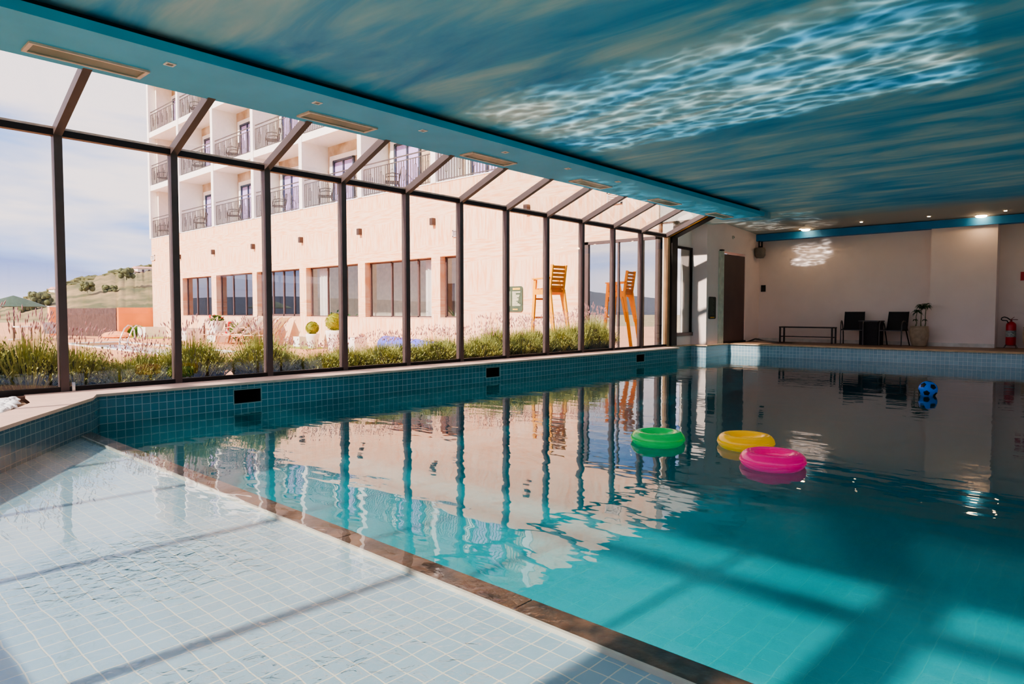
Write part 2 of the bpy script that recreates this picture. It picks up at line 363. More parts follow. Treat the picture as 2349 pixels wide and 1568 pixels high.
# left tiled wall with three skimmer openings
sk = [(3.76, 4.11), (8.21, 8.55), (13.09, 13.43)]
w = MB(); ys = [2.1]
for a, b in sk: ys += [a, b]
ys.append(15.0)
for i in range(0, len(ys), 2): w.box(-8.5, -8.05, ys[i], ys[i + 1], -1.2, .30)
for a, b in sk: w.box(-8.5, -8.05, a, b, -1.2, .07); w.box(-8.5, -8.05, a, b, .235, .30)
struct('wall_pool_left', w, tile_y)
for i, (a, b) in enumerate(sk):
    t = empty('pool_skimmer', (-8.05, (a + b) / 2, .07), 0, ['square black skimmer opening in the tiled wall below the second glass bay, the nearest one',
        'square black skimmer opening halfway along the tiled pool wall', 'smallest black skimmer opening near the far corner post'][i], 'skimmer', 'skimmer openings in the left pool wall')
    c = MB().box(-8.48, -8.46, a, b, .07, .235).box(-8.48, -8.06, a, a + .01, .07, .235).box(-8.48, -8.06, b - .01, b, .07, .235).box(-8.48, -8.06, a, b, .07, .08).box(-8.48, -8.06, a, b, .225, .235)
    for g in (c,): g.v = [(x + 8.05, y - (a + b) / 2, z - .07) for x, y, z in g.v]
    c.build('cavity', mat('skimmer_dark', (20, 17, 16), .8), t)
    fr = MB()
    for (y0, y1, z0, z1) in ((a - .012, a, .058, .247), (b, b + .012, .058, .247), (a, b, .058, .07), (a, b, .235, .247)): fr.box(-8.052, -8.044, y0, y1, z0, z1)
    fr.v = [(x + 8.05, y - (a + b) / 2, z - .07) for x, y, z in fr.v]
    fr.build('frame', mat('skimmer_trim', (140, 160, 156), .6), t)
# slanted near wall, pier, far wall
def vwall(mb, p, q, t, z0, z1):
    p, q = Vector(p), Vector(q); d = (q - p).normalized(); n = Vector((-d.y, d.x))
    return mb.prism([tuple(p), tuple(q), tuple(q + n * t), tuple(p + n * t)], z0, z1)
EDGE = [(-4.0, -.5), (-6.28, 1.10), (-6.68, 1.37), (-7.42, 1.89), (-7.72, 2.12), (-8.05, 2.29)]
w = MB()
for i in range(len(EDGE) - 1): vwall(w, EDGE[i + 1], EDGE[i], .3, -1.2, .30)
w2 = MB()
for i in range(len(EDGE) - 1): vwall(w2, EDGE[i], EDGE[i + 1], .3, -1.2, .30)
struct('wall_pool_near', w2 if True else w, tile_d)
struct('wall_pool_alcove', MB().box(-8.9, -8.5, 14.9, 16.7, -1.2, .30), tile_y)
struct('wall_pool_pier', MB().box(-8.9, -8.07, 16.6, 18.3, -1.2, .30), tile_x)
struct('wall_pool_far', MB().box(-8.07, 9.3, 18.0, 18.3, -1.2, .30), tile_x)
struct('wall_pool_right', MB().box(9, 9.3, -.6, 18.3, -1.2, .30), tile_y)
# copings
c = MB().box(-8.75, -8.0, 2.25, 15.02, .30, COP)
struct('trim_3', c, coping_m)
inner = [(-4.3, -.6), (-6.7, .98), (-7.28, 1.38), (-7.75, 1.62), (-8.1, 1.68), (-8.5, 1.72), (-8.75, 1.75), (-8.75, 2.25)]
outer = [(-8.0, 2.25), (-7.72, 2.14), (-7.39, 1.91), (-6.65, 1.39), (-6.25, 1.12), (-3.9, -.55)]
struct('trim_4', MB().prism(inner + outer, .30, COP), coping_m)
struct('trim_5', MB().box(-8.9, -8.02, 16.55, 18.0, .30, COP).box(-8.02, 9.3, 17.96, 18.35, .30, COP).box(-8.9, -8.46, 15.02, 16.55, .30, COP), mat('sand_coping', (206, 164, 128), .55))
struct('trim_6', MB().box(-8.57 - .12, -8.57 + .12, -.6, 1.75, .05, .32), mat('brown_sill', (150, 112, 92), .7))
# decks and ground
struct('floor_deck', MB().box(-8.2, 13.3, 18.3, 20.7, -.3, .325).box(9.3, 13.3, -.6, 18.3, -.3, .325), deck_m)
struct('floor_planter', MB().prism([(-8.5, 1.7), (-8.5, -.6), (-4.3, -.6), (-6.7, .98), (-7.28, 1.38), (-7.75, 1.64)], .1, .27), soil)
ZG = -.29
g = MB(); opool = [tuple(at(px, py, 2, ZG)[:2]) for px, py in ((178, 784.5), (292, 783), (372, 795.5), (350, 808), (210, 806))]
xs = (-36.9, -24.2); ysp = (9.2, 11.4)
g.box(-120, xs[0], -30, 40, ZG - .3, ZG).box(xs[0], xs[1], ysp[1], 40, ZG - .3, ZG).box(xs[0], xs[1], -30, ysp[0], ZG - .3, ZG).box(xs[1], -8.7, -30, 40, ZG - .3, ZG)
struct('ground_terrace', g, concrete)
struct('ground_grass', MB().box(-400, -120, -400, 400, -1.2, -.6).box(-120, 300, -400, -30, -1.2, -.6).box(-120, 300, 40, 400, -1.2, -.6).box(-8.7, 300, -30, -.62, -1.2, -.31).box(13.6, 300, -.62, 40, -1.2, -.31), mat('dry_grass', (142, 132, 84), .9, 0, .3, .2, c2=(176, 150, 104)))
struct('planting_bed', MB().box(-11.0, -8.72, -6, 15.2, ZG, .12), soil)
# room walls ---------------------------------------------------------------
struct('ceiling', MB().box(SIX - .12, 13.3, -.32, 17.0, CEIL, CEIL + .4).add(
    [(-9.0, 17.0, CEIL), (13.3, 17.0, CEIL), (13.3, 20.8, 3.52), (-9.0, 20.8, 3.52), (-9.0, 17.0, CEIL + .4), (13.3, 17.0, CEIL + .4), (13.3, 20.8, CEIL + .4), (-9.0, 20.8, CEIL + .4)],
    [(0, 3, 2, 1), (4, 5, 6, 7), (0, 1, 5, 4), (1, 2, 6, 5), (2, 3, 7, 6), (3, 0, 4, 7)]).box(-9.0, SIX - .12, 16.29, 17.0, CEIL - .165, CEIL + .4).box(-9.0, SOX, 15.66, 16.29, SOZ, CEIL + .4), ceil_m)
struct('trim_7', MB().box(SOX, SIX - .32, -.32, 16.29, SOZ, CEIL + .4).box(SIX - .32, SIX, -.32, 16.29, SOZ, SOZ + .09), blue_paint)
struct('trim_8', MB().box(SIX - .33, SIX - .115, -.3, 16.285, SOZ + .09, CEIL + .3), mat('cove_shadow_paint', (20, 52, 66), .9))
wb = MB().box(-9.2, at(2132, 700, 1, 20.3).x, 20.3, 20.6, -.3, 3.9).box(at(2132, 700, 1, 20.08).x, at(2284, 700, 1, 20.08).x, 20.08, 20.6, -.3, 3.9).box(at(2284, 700, 1, 20.08).x, 13.3, 20.55, 20.8, -.3, 3.9)
struct('wall_far', wb, white_wall)
struct('baseboard_far', MB().box(-8.15, at(2132, 700, 1, 20.3).x, 20.27, 20.3, .325, .42).box(at(2132, 700, 1, 20.08).x, at(2284, 700, 1, 20.08).x, 20.05, 20.08, .325, .42), mat('skirting', (210, 200, 192), .6))
struct('trim_9', MB().box(-8.15, 13.2, 20.0, 20.3, 3.35, 3.545), blue_beam)
# door wall on the left, beyond the glass
DX = -8.15
dw = MB().box(-8.6, DX, 16.75, 17.45, COP, 3.9).box(DX - .3, DX, 19.25, 20.3, COP, 3.9).box(DX - .3, DX, 17.45, 19.25, 2.9, 3.9)
struct('wall_door', dw, white_wall)
struct('wall_left', MB().box(-8.9, -8.6, 15.72, 15.80, COP, 3.9).box(-8.9, -8.6, 16.72, 17.4, COP, 3.9).box(-8.9, -8.6, 15.8, 16.72, COP, .64).box(-8.9, -8.6, 15.8, 16.72, 2.95, 3.9), mat('warm_white_paint', (236, 226, 216), .8, 0, .03, 2))
dr = empty('door_1', (DX, 17.5, COP), 0, kind='structure')
MB().box(-.04, .0, .25, 1.7, .02, 2.5).build('door_leaf', mat('brown_door', (92, 72, 68), .6, 0, .08, 2), dr)
MB().box(-.1, .03, -.05, .02, 0, 2.56).box(-.1, .03, .19, .25, 0, 2.56).box(-.1, .02, .02, .19, 0, 2.56).build('door_frame', mat('grey_white_frame', (196, 196, 180), .6), dr)
MB().box(-.02, .04, .25, 1.75, -.005, .05).build('threshold', bronze_d, dr)
MB().box(0, .09, .0, .12, 2.56, 2.6).build('door_stop', bronze_d, dr)
# left wall window
wn = empty('window_3', (-8.6, 15.8, .64), 0, kind='structure')
MB().box(-.02, .04, -.02, .02, 0, 2.3).box(-.02, .04, .9, .94, 0, 2.3).box(-.02, .04, 0, .92, 2.24, 2.3).build('frame', bronze_d, wn)
MB().box(-.06, .07, -.02, .95, -.07, .02).build('sill', bronze, wn)
MB().box(-.01, .0, .02, .9, .02, 2.25).build('pane', glass, wn)
MB().box(-.9, -.85, -.3, 1.5, -.6, 2.6).build('reveal_wall', mat('beige_render', (206, 192, 164), .9), wn)

# ------------------------------------------------------------------ window_1: the long slanted glazing
gw = empty('window_1', (GX, 2.1, COP), 0, kind='structure')
def loc(mb, o): L = o.location; mb.v = [(x - L.x, y - L.y, z - L.z) for x, y, z in mb.v]; return mb
posts = [2.1 + 1.2 * i for i in range(-1, 12)]
for y in posts:
    if y < 15.2: loc(MB().box(GX - .07, GX + .04, y - .04, y + .04, COP, RAILZ + .03), gw).build('post', bronze if True else bronze, gw)
    b = MB().bar((GX, y, RAILZ), (SOX + .05, y, SOZ + .05), .08, .10); loc(b, gw).build('rafter', bronze, gw)
    bt = MB()
    for dy in (-.03, .03): bt.ball((GX + .06, y + dy, RAILZ + .06), .008, 6)
    loc(bt, gw).build('bolt', steel, gw)
loc(MB().box(GX - .06, GX + .06, 15.30, 15.42, COP, RAILZ), gw).build('post', mat('brushed_bronze_post', (176, 144, 104), .3, .5, .1, 3), gw)
loc(MB().box(GX - .1, GX + .1, 15.46, 15.74, COP, RAILZ + .05), gw).build('corner_post', bronze_d, gw)
loc(MB().bar((GX, 15.6, RAILZ), (SOX + .05, 15.6, SOZ + .05), .26, .12), gw).build('end_rafter', bronze_d, gw)
loc(MB().bar((GX, 15.42, RAILZ + .02), (SOX + .05, 15.42, SOZ + .07), .10, .10), gw).build('end_rafter_facing', mat('honey_varnish', (246, 156, 46), .4, .0, .3, 4), gw)
ye = [-.3] + posts[0:] 
ye = [y for y in ye if y < 15.4] + [15.5]
ye[0] = -.3
for a, b in zip(ye[:-1], ye[1:]):
    loc(MB().quad((GX, a + .03, COP + .04), (GX, b - .03, COP + .04), (GX, b - .03, RAILZ - .03), (GX, a + .03, RAILZ - .03)), gw).build('pane', glass, gw)
    loc(MB().quad((GX, a + .03, RAILZ + .04), (GX, b - .03, RAILZ + .04), (SOX, b - .03, SOZ + .045), (SOX, a + .03, SOZ + .045)), gw).build('roof_pane', glass, gw)
loc(MB().box(GX - .05, GX + .035, -.3, 15.6, RAILZ - .045, RAILZ + .025), gw).build('eave_rail', bronze_d, gw)
loc(MB().box(GX - .06, GX + .03, -.3, 15.6, RAILZ + .025, RAILZ + .05), gw).build('eave_flashing', mat('worn_cream_flashing', (206, 180, 160), .6, 0, .2, 8), gw)
loc(MB().box(GX - .045, GX + .035, -.3, 15.5, COP - .01, COP + .05), gw).build('base_rail', bronze_d, gw)
loc(MB().box(GX + .0, GX + .06, 2.16, 2.19, COP, COP + .10), gw).build('latch', steel, gw)

# ------------------------------------------------------------------ window_2: glazing of the near end, behind the camera
YE = -.31
we = empty('window_2', (0, YE, .65), 0, kind='structure')
struct('wall_near', MB().box(-4.6, 13.3, YE - .14, YE + .0, -1.2, .60).box(-8.7, -4.6, YE - .14, YE, .05, .60).box(-1.52, -1.10, YE - .3, YE + .02, .6, 3.9).box(-8.7, 13.3, YE - .14, YE, 3.555, 4.1), white_wall)
for x in (-8.57, -7.45, -6.25, -5.05, -3.82, -2.58, .15, 1.35, 2.55, 3.75, 4.95, 6.15, 7.35, 8.55, 9.75, 10.95, 12.15, 13.2):
    loc(MB().box(x - .035, x + .035, YE - .1, YE, .60, 3.56), we).build('post', bronze, we)
loc(MB().box(-8.57, 13.2, YE - .12, YE, 2.93, 3.1), we).build('transom', bronze, we)
loc(MB().quad((-8.57, YE - .05, .6), (-1.52, YE - .05, .6), (-1.52, YE - .05, 3.55), (-8.57, YE - .05, 3.55)), we).build('pane', glass, we)
loc(MB().quad((-1.1, YE - .05, .6), (13.2, YE - .05, .6), (13.2, YE - .05, 3.55), (-1.1, YE - .05, 3.55)), we).build('pane', glass, we)
# ------------------------------------------------------------------ window_4: glazing in the right wall (seen only as a reflection)
XR = 13.0
wr = empty('window_4', (XR, 9, COP), 0, kind='structure')
struct('wall_right', MB().box(XR, XR + .3, -.4, 1.0, -.3, 4.1).box(XR, XR + .3, 18.9, 20.8, -.3, 4.1).box(XR, XR + .3, 1.0, 18.9, 3.0, 4.1).box(XR, XR + .3, 1.0, 18.9, -.3, 1.15), white_wall)
y = 1.0
while y < 19.0:
    loc(MB().box(XR, XR + .08, y - .04, y + .04, 1.15, 2.98), wr).build('post', bronze, wr); y += 1.19
loc(MB().box(XR, XR + .08, 1.0, 18.9, 2.2, 2.28), wr).build('transom', bronze, wr)
loc(MB().quad((XR + .1, 1, 1.15), (XR + .1, 18.9, 1.15), (XR + .1, 18.9, 3.0), (XR + .1, 1, 3.0)), wr).build('pane', glass, wr)

# ------------------------------------------------------------------ pool water
wp = [(-8.2, 2.2), (-8.2, 15.05), (-8.6, 15.05), (-8.6, 16.7), (-8.2, 16.7), (-8.2, 18.1), (9.1, 18.1), (9.1, YE - .05), (-4.1, YE - .05), (-6.4, 1.03), (-7.5, 1.8)]
wt = MB().prism(list(reversed(wp)), -1.0, 0.0).build('pool_water', water_m)
tag(wt, kind='stuff', label='clear turquoise water filling the indoor pool', cat='water')
ow = MB().box(xs[0], xs[1], ysp[0], ysp[1], ZG - .25, ZG - .12).build('outdoor_pool_water', mat('outdoor_water', (150, 186, 220), .1, 0, .1, 3))
tag(ow, 'pale blue water of the outdoor pool on the terrace', 'water', kind='stuff')
struct('trim_10', MB().box(xs[0] - .25, xs[1] + .25, ysp[1], ysp[1] + .25, ZG, ZG + .03).box(xs[0] - .25, xs[1] + .25, ysp[0] - .25, ysp[0], ZG, ZG + .03).box(xs[0] - .25, xs[0], ysp[0], ysp[1], ZG, ZG + .03).box(xs[1], xs[1] + .25, ysp[0], ysp[1], ZG, ZG + .03), stucco_w)

# ================================================================== INDOOR THINGS
# soffit light panels and square downlights
panel_y = [(1.55, 2.52), (4.28, 5.21), (6.93, 7.91), (9.58, 10.61), (12.34, 13.25), (15.0, 15.88)]
pl_lab = ['long frosted light panel in the blue soffit, nearest, above the tall sky bays', 'second frosted light panel in the blue soffit, above the white balcony grid', 'third frosted light panel in the blue soffit, where the balcony railings end',
          'fourth frosted light panel in the blue soffit, over the plain peach wall', 'fifth frosted light panel in the blue soffit, before the last bays', 'farthest frosted light panel in the blue soffit, beside the honey coloured end rafter']
def panel():
    t = empty('ceiling_light_panel', (0, 0, 0))
    f = MB().box(-.14, .14, -.49, .49, -.012, .02)
    fr = MB().box(-.14, -.115, -.49, .49, -.02, .01).box(.115, .14, -.49, .49, -.02, .01).box(-.115, .115, -.49, -.455, -.02, .01).box(-.115, .115, .455, .49, -.02, .01)
    fr.build('frame', mat('cream_metal_frame', (214, 190, 172), .5), t)
    MB().box(-.115, .115, -.455, .455, -.010, .01).build('diffuser', mat('frosted_green_glass', (66, 104, 98), .4), t)
    return t
P0 = panel()
for i, (a, b) in enumerate(panel_y):
    o = P0 if i == 0 else copy_tree(P0)
    o.location = (-7.2, (a + b) / 2, SOZ); tag(o, pl_lab[i], 'light panel', 'frosted light panels in the blue soffit')
sp_y = [1.10, 2.584, 4.159, 5.706, 7.275, 8.788, 10.264]
sp_lab = ['small square spotlight in the blue soffit at the left edge of the photo', 'small square spotlight just past the nearest light panel', 'small square spotlight just before the second light panel', 'small square spotlight between the second and third light panels',
          'small square spotlight beside the third light panel', 'small square spotlight between the third and fourth light panels', 'small square spotlight beside the fourth light panel']
def spot():
    t = empty('recessed_spotlight', (0, 0, 0))
    f = MB().box(-.045, -.03, -.045, .045, -.008, .002).box(.03, .045, -.045, .045, -.008, .002).box(-.03, .03, -.045, -.03, -.008, .002).box(-.03, .03, .03, .045, -.008, .002)
    f.build('bezel', mat('white_bezel', (226, 214, 206), .5), t)
    MB().lathe([(.0, -.002), (.026, -.003), (.03, .0), (.03, .003)], 14).build('lamp', mat('dull_lamp', (96, 92, 88), .3), t)
    return t
S0_ = spot()
for i, y in enumerate(sp_y):
    o = S0_ if i == 0 else copy_tree(S0_); o.location = (-6.73, y, SOZ); tag(o, sp_lab[i], 'spotlight', 'square spotlights in the blue soffit')
# glowing round downlights near the far wall
glow = mat('warm_lamp_glow', (255, 214, 160), .5, 0, .01, emit=16)
big = [(1848, 526, 'large glowing oval downlight near the blue beam, on the left'), (2252, 495, 'large glowing oval downlight near the blue beam, on the right')]
def ceil_z(y): return CEIL if y < 17 else CEIL - (y - 17) * .2 / 3.8
for n, (px, py, lab) in enumerate(big):
    p = at(px, py, 2, 3.56); t = empty('round_downlight', (p.x, min(p.y, 19.85), ceil_z(min(p.y, 19.85)) - .006), 0, lab, 'downlight', 'large round downlights by the far wall')
    MB().lathe([(0, -.05), (.08, -.047), (.115, -.03), (.12, 0), (.12, .03)], 20).build('lens', glow, t)
    MB().lathe([(.12, -.004), (.145, -.002), (.15, .03), (.12, .03), (.12, -.004)], 20).build('rim', mat('rim_white', (206, 190, 176), .5), t)
for px, py, lab in ((1836, 519, 'tiny glowing ceiling spot just left above the left oval downlight'), (1976, 504, 'tiny glowing ceiling spot, second from the left over the bench wall'), (2131, 491, 'tiny glowing ceiling spot, third from the left, above the wall block'), (2307, 477, 'tiny glowing ceiling spot at the right, above the fire extinguisher')):
    p = at(px, py, 2, 3.64); t = empty('ceiling_spot', (p.x, p.y, ceil_z(p.y) - .006), 0, lab, 'ceiling spot', 'tiny ceiling spots by the far wall')
    MB().lathe([(0, -.022), (.03, -.018), (.038, .02)], 12).build('lens', glow, t)
    MB().lathe([(.038, -.006), (.055, -.004), (.055, .02), (.038, .02), (.038, -.006)], 12).build('rim', MATS['rim_white'], t)

# floats ------------------------------------------------------------------
def ring(name, c, label, loc_, rz, Rr=.184, r=.061, tilt=(0, 0)):
    t = empty(name, loc_, rz, label, 'swim ring', 'swim rings floating in the pool')
    t.rotation_euler = (tilt[0], tilt[1], rz)
    nu, nv = 72, 20; vs = []; fs = []
    for i in range(nu):
        u = 2 * pi * i / nu
        for j in range(nv):
            v = 2 * pi * j / nv
            outer_ = max(0, cos(v)) ** 6
            k = 1 + .045 * outer_ * (1 if abs(sin(v)) < .35 else 0) + .012 * sin(u * 36) * max(0, 1 - abs(sin(v)) * 2.2)
            rr = r * k; vs.append(((Rr + rr * cos(v)) * cos(u), (Rr + rr * cos(v)) * sin(u), rr * 1.08 * sin(v)))
    for i in range(nu):
        for j in range(nv): fs.append((i * nv + j, ((i + 1) % nu) * nv + j, ((i + 1) % nu) * nv + (j + 1) % nv, i * nv + (j + 1) % nv))
    mb = MB().add(vs, fs); mb.smooth = True
    m = mat(name + '_' + str(c), c, .22, 0, .03, 4, emit=.10)  # slight emission added to brighten the vinyl; rings are no lamps
    b = m.node_tree.nodes['Principled BSDF']; b.inputs['Subsurface Weight'].default_value = .0; b.inputs['Coat Weight'].default_value = .4
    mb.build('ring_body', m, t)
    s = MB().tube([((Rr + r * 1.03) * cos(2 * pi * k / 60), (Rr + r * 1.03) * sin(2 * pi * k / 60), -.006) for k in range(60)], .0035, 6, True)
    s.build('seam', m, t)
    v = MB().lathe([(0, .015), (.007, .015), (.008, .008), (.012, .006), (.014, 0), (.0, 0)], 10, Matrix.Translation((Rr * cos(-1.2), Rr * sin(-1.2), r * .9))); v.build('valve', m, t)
    return t
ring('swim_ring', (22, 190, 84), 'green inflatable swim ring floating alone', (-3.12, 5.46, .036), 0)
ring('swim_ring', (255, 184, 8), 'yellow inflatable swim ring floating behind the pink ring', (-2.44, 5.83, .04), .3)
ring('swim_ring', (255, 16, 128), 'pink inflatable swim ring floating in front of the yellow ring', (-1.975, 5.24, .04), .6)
# ball: blue with black pentagons
bl = empty('floating_ball', (-1.985, 11.15, .085), 0, 'blue plastic football with black pentagons floating near the far side', 'ball')
MB().ball((0, 0, 0), .122, 28).build('ball_body', mat('blue_ball', (22, 120, 226), .35, 0, .03), bl)
phi = (1 + 5 ** .5) / 2; ico = []
for a in (-1, 1):
    for b in (-phi, phi): ico += [(0, a, b), (a, b, 0), (b, 0, a)]
rotm = Matrix.Rotation(.62, 4, 'Z') @ Matrix.Rotation(.55, 4, 'X') @ Matrix.Rotation(.2, 4, 'Y')
for v in ico:
    n = (rotm @ Vector(v)).normalized(); x = n.orthogonal().normalized(); y = n.cross(x); pb = MB(); vs = [n * .1245]
    for ringr in (.5, 1):
        for k in range(5):
            d = n * cos(.36 * ringr) + (x * cos(2 * pi * k / 5) + y * sin(2 * pi * k / 5)) * sin(.36 * ringr); vs.append(d * .1245)
    fs = [(0, 1 + k, 1 + (k + 1) % 5) for k in range(5)] + [(1 + k, 6 + k, 6 + (k + 1) % 5, 1 + (k + 1) % 5) for k in range(5)]
    pb.add(vs, fs); pb.build('pentagon_patch', mat('black_patch', (16, 18, 26), .5), bl)

# bench ---------------------------------------------------------------
FZ = .325
be = empty('bench', (-6.52, 19.75, FZ), 0, 'long dark metal bench against the far wall, left of the chairs', 'bench')
MB().rbox(-.74, .74, -.19, .19, .43, .465, .02).build('seat', mat('dark_bench', (44, 32, 32), .5), be)
for sx in (-1, 1):
    for sy in (-1, 1): MB().box(sx * .71 - .02, sx * .71 + .02, sy * .16 - .02, sy * .16 + .02, 0, .43).build('leg', MATS['dark_bench'], be)
    MB().box(sx * .71 - .015, sx * .71 + .015, -.16, .16, .16, .19).build('stretcher', MATS['dark_bench'], be)
MB().box(-.70, .70, -.015, .015, .165, .19).build('long_stretcher', MATS['dark_bench'], be)
# sling chairs
def sling(px, lab, rz):
    p = at(px, 790, 1, 19.72); t = empty('armchair', (p.x, 19.72, FZ), rz, lab, 'chair', 'black sling armchairs by the far wall')
    for s in (-1, 1):
        x = s * .27
        arm = [(x, -.25, 0), (x, -.245, .3), (x, -.235, .52), (x, -.2, .61), (x, -.12, .645), (x, -.03, .63), (x, .06, .56), (x, .12, .46), (x, .15, .40)]
        MB().tube(arm, .016, 8).build('front_leg_and_arm', gunmetal, t)
        MB().tube([(x * .95, .08, .42), (x * .98, .2, .2), (x * 1.02, .3, 0)], .015, 8).build('rear_leg', mat('dark_tube', (40, 36, 38), .4, .5), t)
        MB().tube([(x * .9, -.26, .41), (x * .9, .14, .40), (x * .9, .2, .5), (x * .88, .3, .89)], .013, 8).build('side_rail', MATS['dark_tube'], t)
    MB().add([(-.235, -.26, .42), (.235, -.26, .42), (.235, .14, .40), (-.235, .14, .40), (-.235, -.26, .405), (.235, -.26, .405), (.235, .14, .385), (-.235, .14, .385)],
             [(0, 1, 2, 3), (7, 6, 5, 4), (0, 4, 5, 1), (1, 5, 6, 2), (2, 6, 7, 3), (3, 7, 4, 0)]).build('seat', black_m, t)
    bk = MB(); n = 6; vs = []; fs = []
    for i in range(n + 1):
        f = i / n; y = .15 + .14 * f + .02 * sin(pi * f); z = .40 + .49 * f
        for x in (-.235, 0, .235): vs.append((x, y + (.012 if x == 0 else 0), z))
    for i in range(n + 1):
        for x in (-.235, 0, .235): v = vs[i * 3 + (0 if x < 0 else 1 if x == 0 else 2)]; vs.append((v[0], v[1] + .012, v[2]))
    o = (n + 1) * 3
    for i in range(n):
        for j in range(2):
            a = i * 3 + j; fs += [(a, a + 1, a + 4, a + 3), (o + a + 1, o + a, o + a + 3, o + a + 4)]
        fs += [(i * 3, i * 3 + 3, o + i * 3 + 3, o + i * 3), (i * 3 + 2, o + i * 3 + 2, o + i * 3 + 5, i * 3 + 5)]
    fs += [(0, o, o + 1, 1), (1, o + 1, o + 2, 2), (n * 3, n * 3 + 1, o + n * 3 + 1, o + n * 3), (n * 3 + 1, n * 3 + 2, o + n * 3 + 2, o + n * 3 + 1)]
    bk.add(vs, fs).build('backrest', black_m, t)
    MB().bar((-.26, -.24, .395), (.26, -.24, .395), .02).build('front_bar', gunmetal, t)
sling(1956, 'black sling armchair between the bench and the wicker box', R(8))
sling(2050, 'black sling armchair between the wicker box and the potted plant', R(-8))
p = at(1998, 790, 1, 19.8)
wbx = empty('wicker_box', (p.x, 19.8, FZ), R(-4), 'dark wicker side box standing between the two sling armchairs', 'side table')
MB().rbox(-.24, .24, -.22, .22, 0, .62, .03).build('body', wicker, wbx); MB().rbox(-.26, .26, -.24, .24, .62, .655, .03).build('lid', mat('dark_glass_top', (34, 27, 30), .3), wbx)
# dark cloth on the deck
fl = MB(); vs = []; fs = []; nx, ny = 16, 5
for i in range(nx + 1):
    for j in range(ny + 1):
        f = i / nx; g_ = j / ny; h = .012 + .10 * math.exp(-((f - .2) / .12) ** 2) * (.6 + .4 * sin(g_ * 3)) + .035 * math.exp(-((f - .42) / .2) ** 2)
        vs.append((f * 1.35 - .15, g_ * .4 - .2, h))
for i in range(nx):
    for j in range(ny): a = i * (ny + 1) + j; fs.append((a, a + ny + 1, a + ny + 2, a + 1))
fl.add(vs, fs); fl.smooth = True
o = fl.build('floor_mat', black_m); o.location = (-7.95, 19.3, FZ - .005); tag(o, 'rumpled black mat lying on the deck in front of the door', 'mat')
# potted plants
def plant(x, y, lab, seed, sc_=1.0):
    q = random.Random(seed)
    t = empty('potted_plant', (x, y, FZ), 0, lab, 'plant', 'potted plants by the far wall')
    prof = [(.0, 0), (.13, 0), (.15, .01), (.2, .14), (.22, .28), (.215, .40), (.195, .49), (.205, .50), (.205, .52), (.185, .52), (.18, .47), (.0, .46)]
    MB().lathe(prof, 28).build('pot', pot_beige, t)
    MB().lathe([(0, .475), (.17, .475), (.178, .45)], 20).build('soil', soil, t)
    for (dx, dy, h, sw) in ((-.09, -.02, .88, .03), (.03, .05, 1.02, -.01), (.12, -.02, 1.05, .02)):
        pts = [(dx, dy, .46), (dx + sw, dy, .6), (dx + sw * .4, dy + .01, .75), (dx + sw * 1.2, dy, h)]
        MB().tube(pts, .012, 7, rs=[.02, .014, .011, .008]).build('stem', stem_m, t)
        lf = MB(); cx, cy, cz = pts[-1]
        for k in range(11):
            a = 2 * pi * k / 11 + q.random() * .4; L = .10 + .07 * q.random(); dz = .06 - .15 * q.random()
            for w_ in range(3):
                aa = a + (w_ - 1) * .38; tip = (cx + cos(aa) * L, cy + sin(aa) * L, cz + dz - .04 * abs(w_ - 1)); mid = (cx + cos(aa) * L * .55, cy + sin(aa) * L * .55, cz + dz * .6 + .03)
                px_, py_ = -sin(aa) * .022, cos(aa) * .022
                lf.add([(cx, cy, cz), (mid[0] + px_, mid[1] + py_, mid[2]), tip, (mid[0] - px_, mid[1] - py_, mid[2])], [(0, 1, 2, 3)])
        lf.build('leaves', leaf_m, t)
        if abs(dx) > .05:
            lf = MB(); zc = .70
            for k in range(5):
                a = 2 * pi * k / 5; lf.add([(dx, dy, zc), (dx + .04 * cos(a) - .02 * sin(a), dy + .04 * sin(a) + .02 * cos(a), zc - .01), (dx + .07 * cos(a), dy + .07 * sin(a), zc - .06), (dx + .04 * cos(a) + .02 * sin(a), dy + .04 * sin(a) - .02 * cos(a), zc - .01)], [(0, 1, 2, 3)])
            lf.build('low_leaves', leaf_m, t)
    return t
p = at(2108, 780, 1, 19.78); plant(p.x, 19.78, 'beige pot with three thin stemmed leafy plants right of the armchairs', 1)
p = at(2371, 780, 1, 20.1); plant(p.x, 20.1, 'potted plant cut by the right edge of the photo, right of the fire extinguisher', 2)
# fire extinguisher
p = at(2314, 790, 1, 20.25)
fe = empty('fire_extinguisher', (p.x + .03, 20.3, FZ), 0, 'red fire extinguisher on a low wire stand in the corner right of the wall block', 'extinguisher')
MB().lathe([(0, .06), (.10, .06), (.105, .08), (.105, .56), (.095, .60), (.05, .64), (.03, .65), (.0, .65)], 24).build('cylinder', red_paint, fe)
MB().lathe([(.1065, .27), (.1065, .43)], 24).build('label_band', mat('grey_label', (182, 178, 172), .5, 0, .4, 30, c2=(96, 110, 108)), fe)
MB().lathe([(0, .65), (.022, .65), (.022, .69), (.03, .70), (.0, .71)], 12).bar((-.02, 0, .70), (.13, 0, .695), .016).bar((0, 0, .71), (.06, 0, .76), .012).build('valve', mat('dark_red_valve', (120, 50, 44), .4), fe)
MB().tube([(-.02, 0, .69), (-.08, 0, .74), (-.14, 0, .76), (-.19, 0, .74), (-.20, -.01, .70), (-.17, -.02, .675), (-.12, -.02, .675), (-.08, -.04, .67), (-.05, -.1, .62)], .012, 8).build('hose', black_m, fe)
st = MB()
for sx in (-1, 1):
    for sy in (-1, 1): st.bar((sx * .08, sy * .08, .1), (sx * .13, sy * .13, 0), .008)
st.tube([(.115 * cos(2 * pi * k / 20), .115 * sin(2 * pi * k / 20), .07) for k in range(20)], .006, 6, True); st.build('wire_stand', gunmetal, fe)
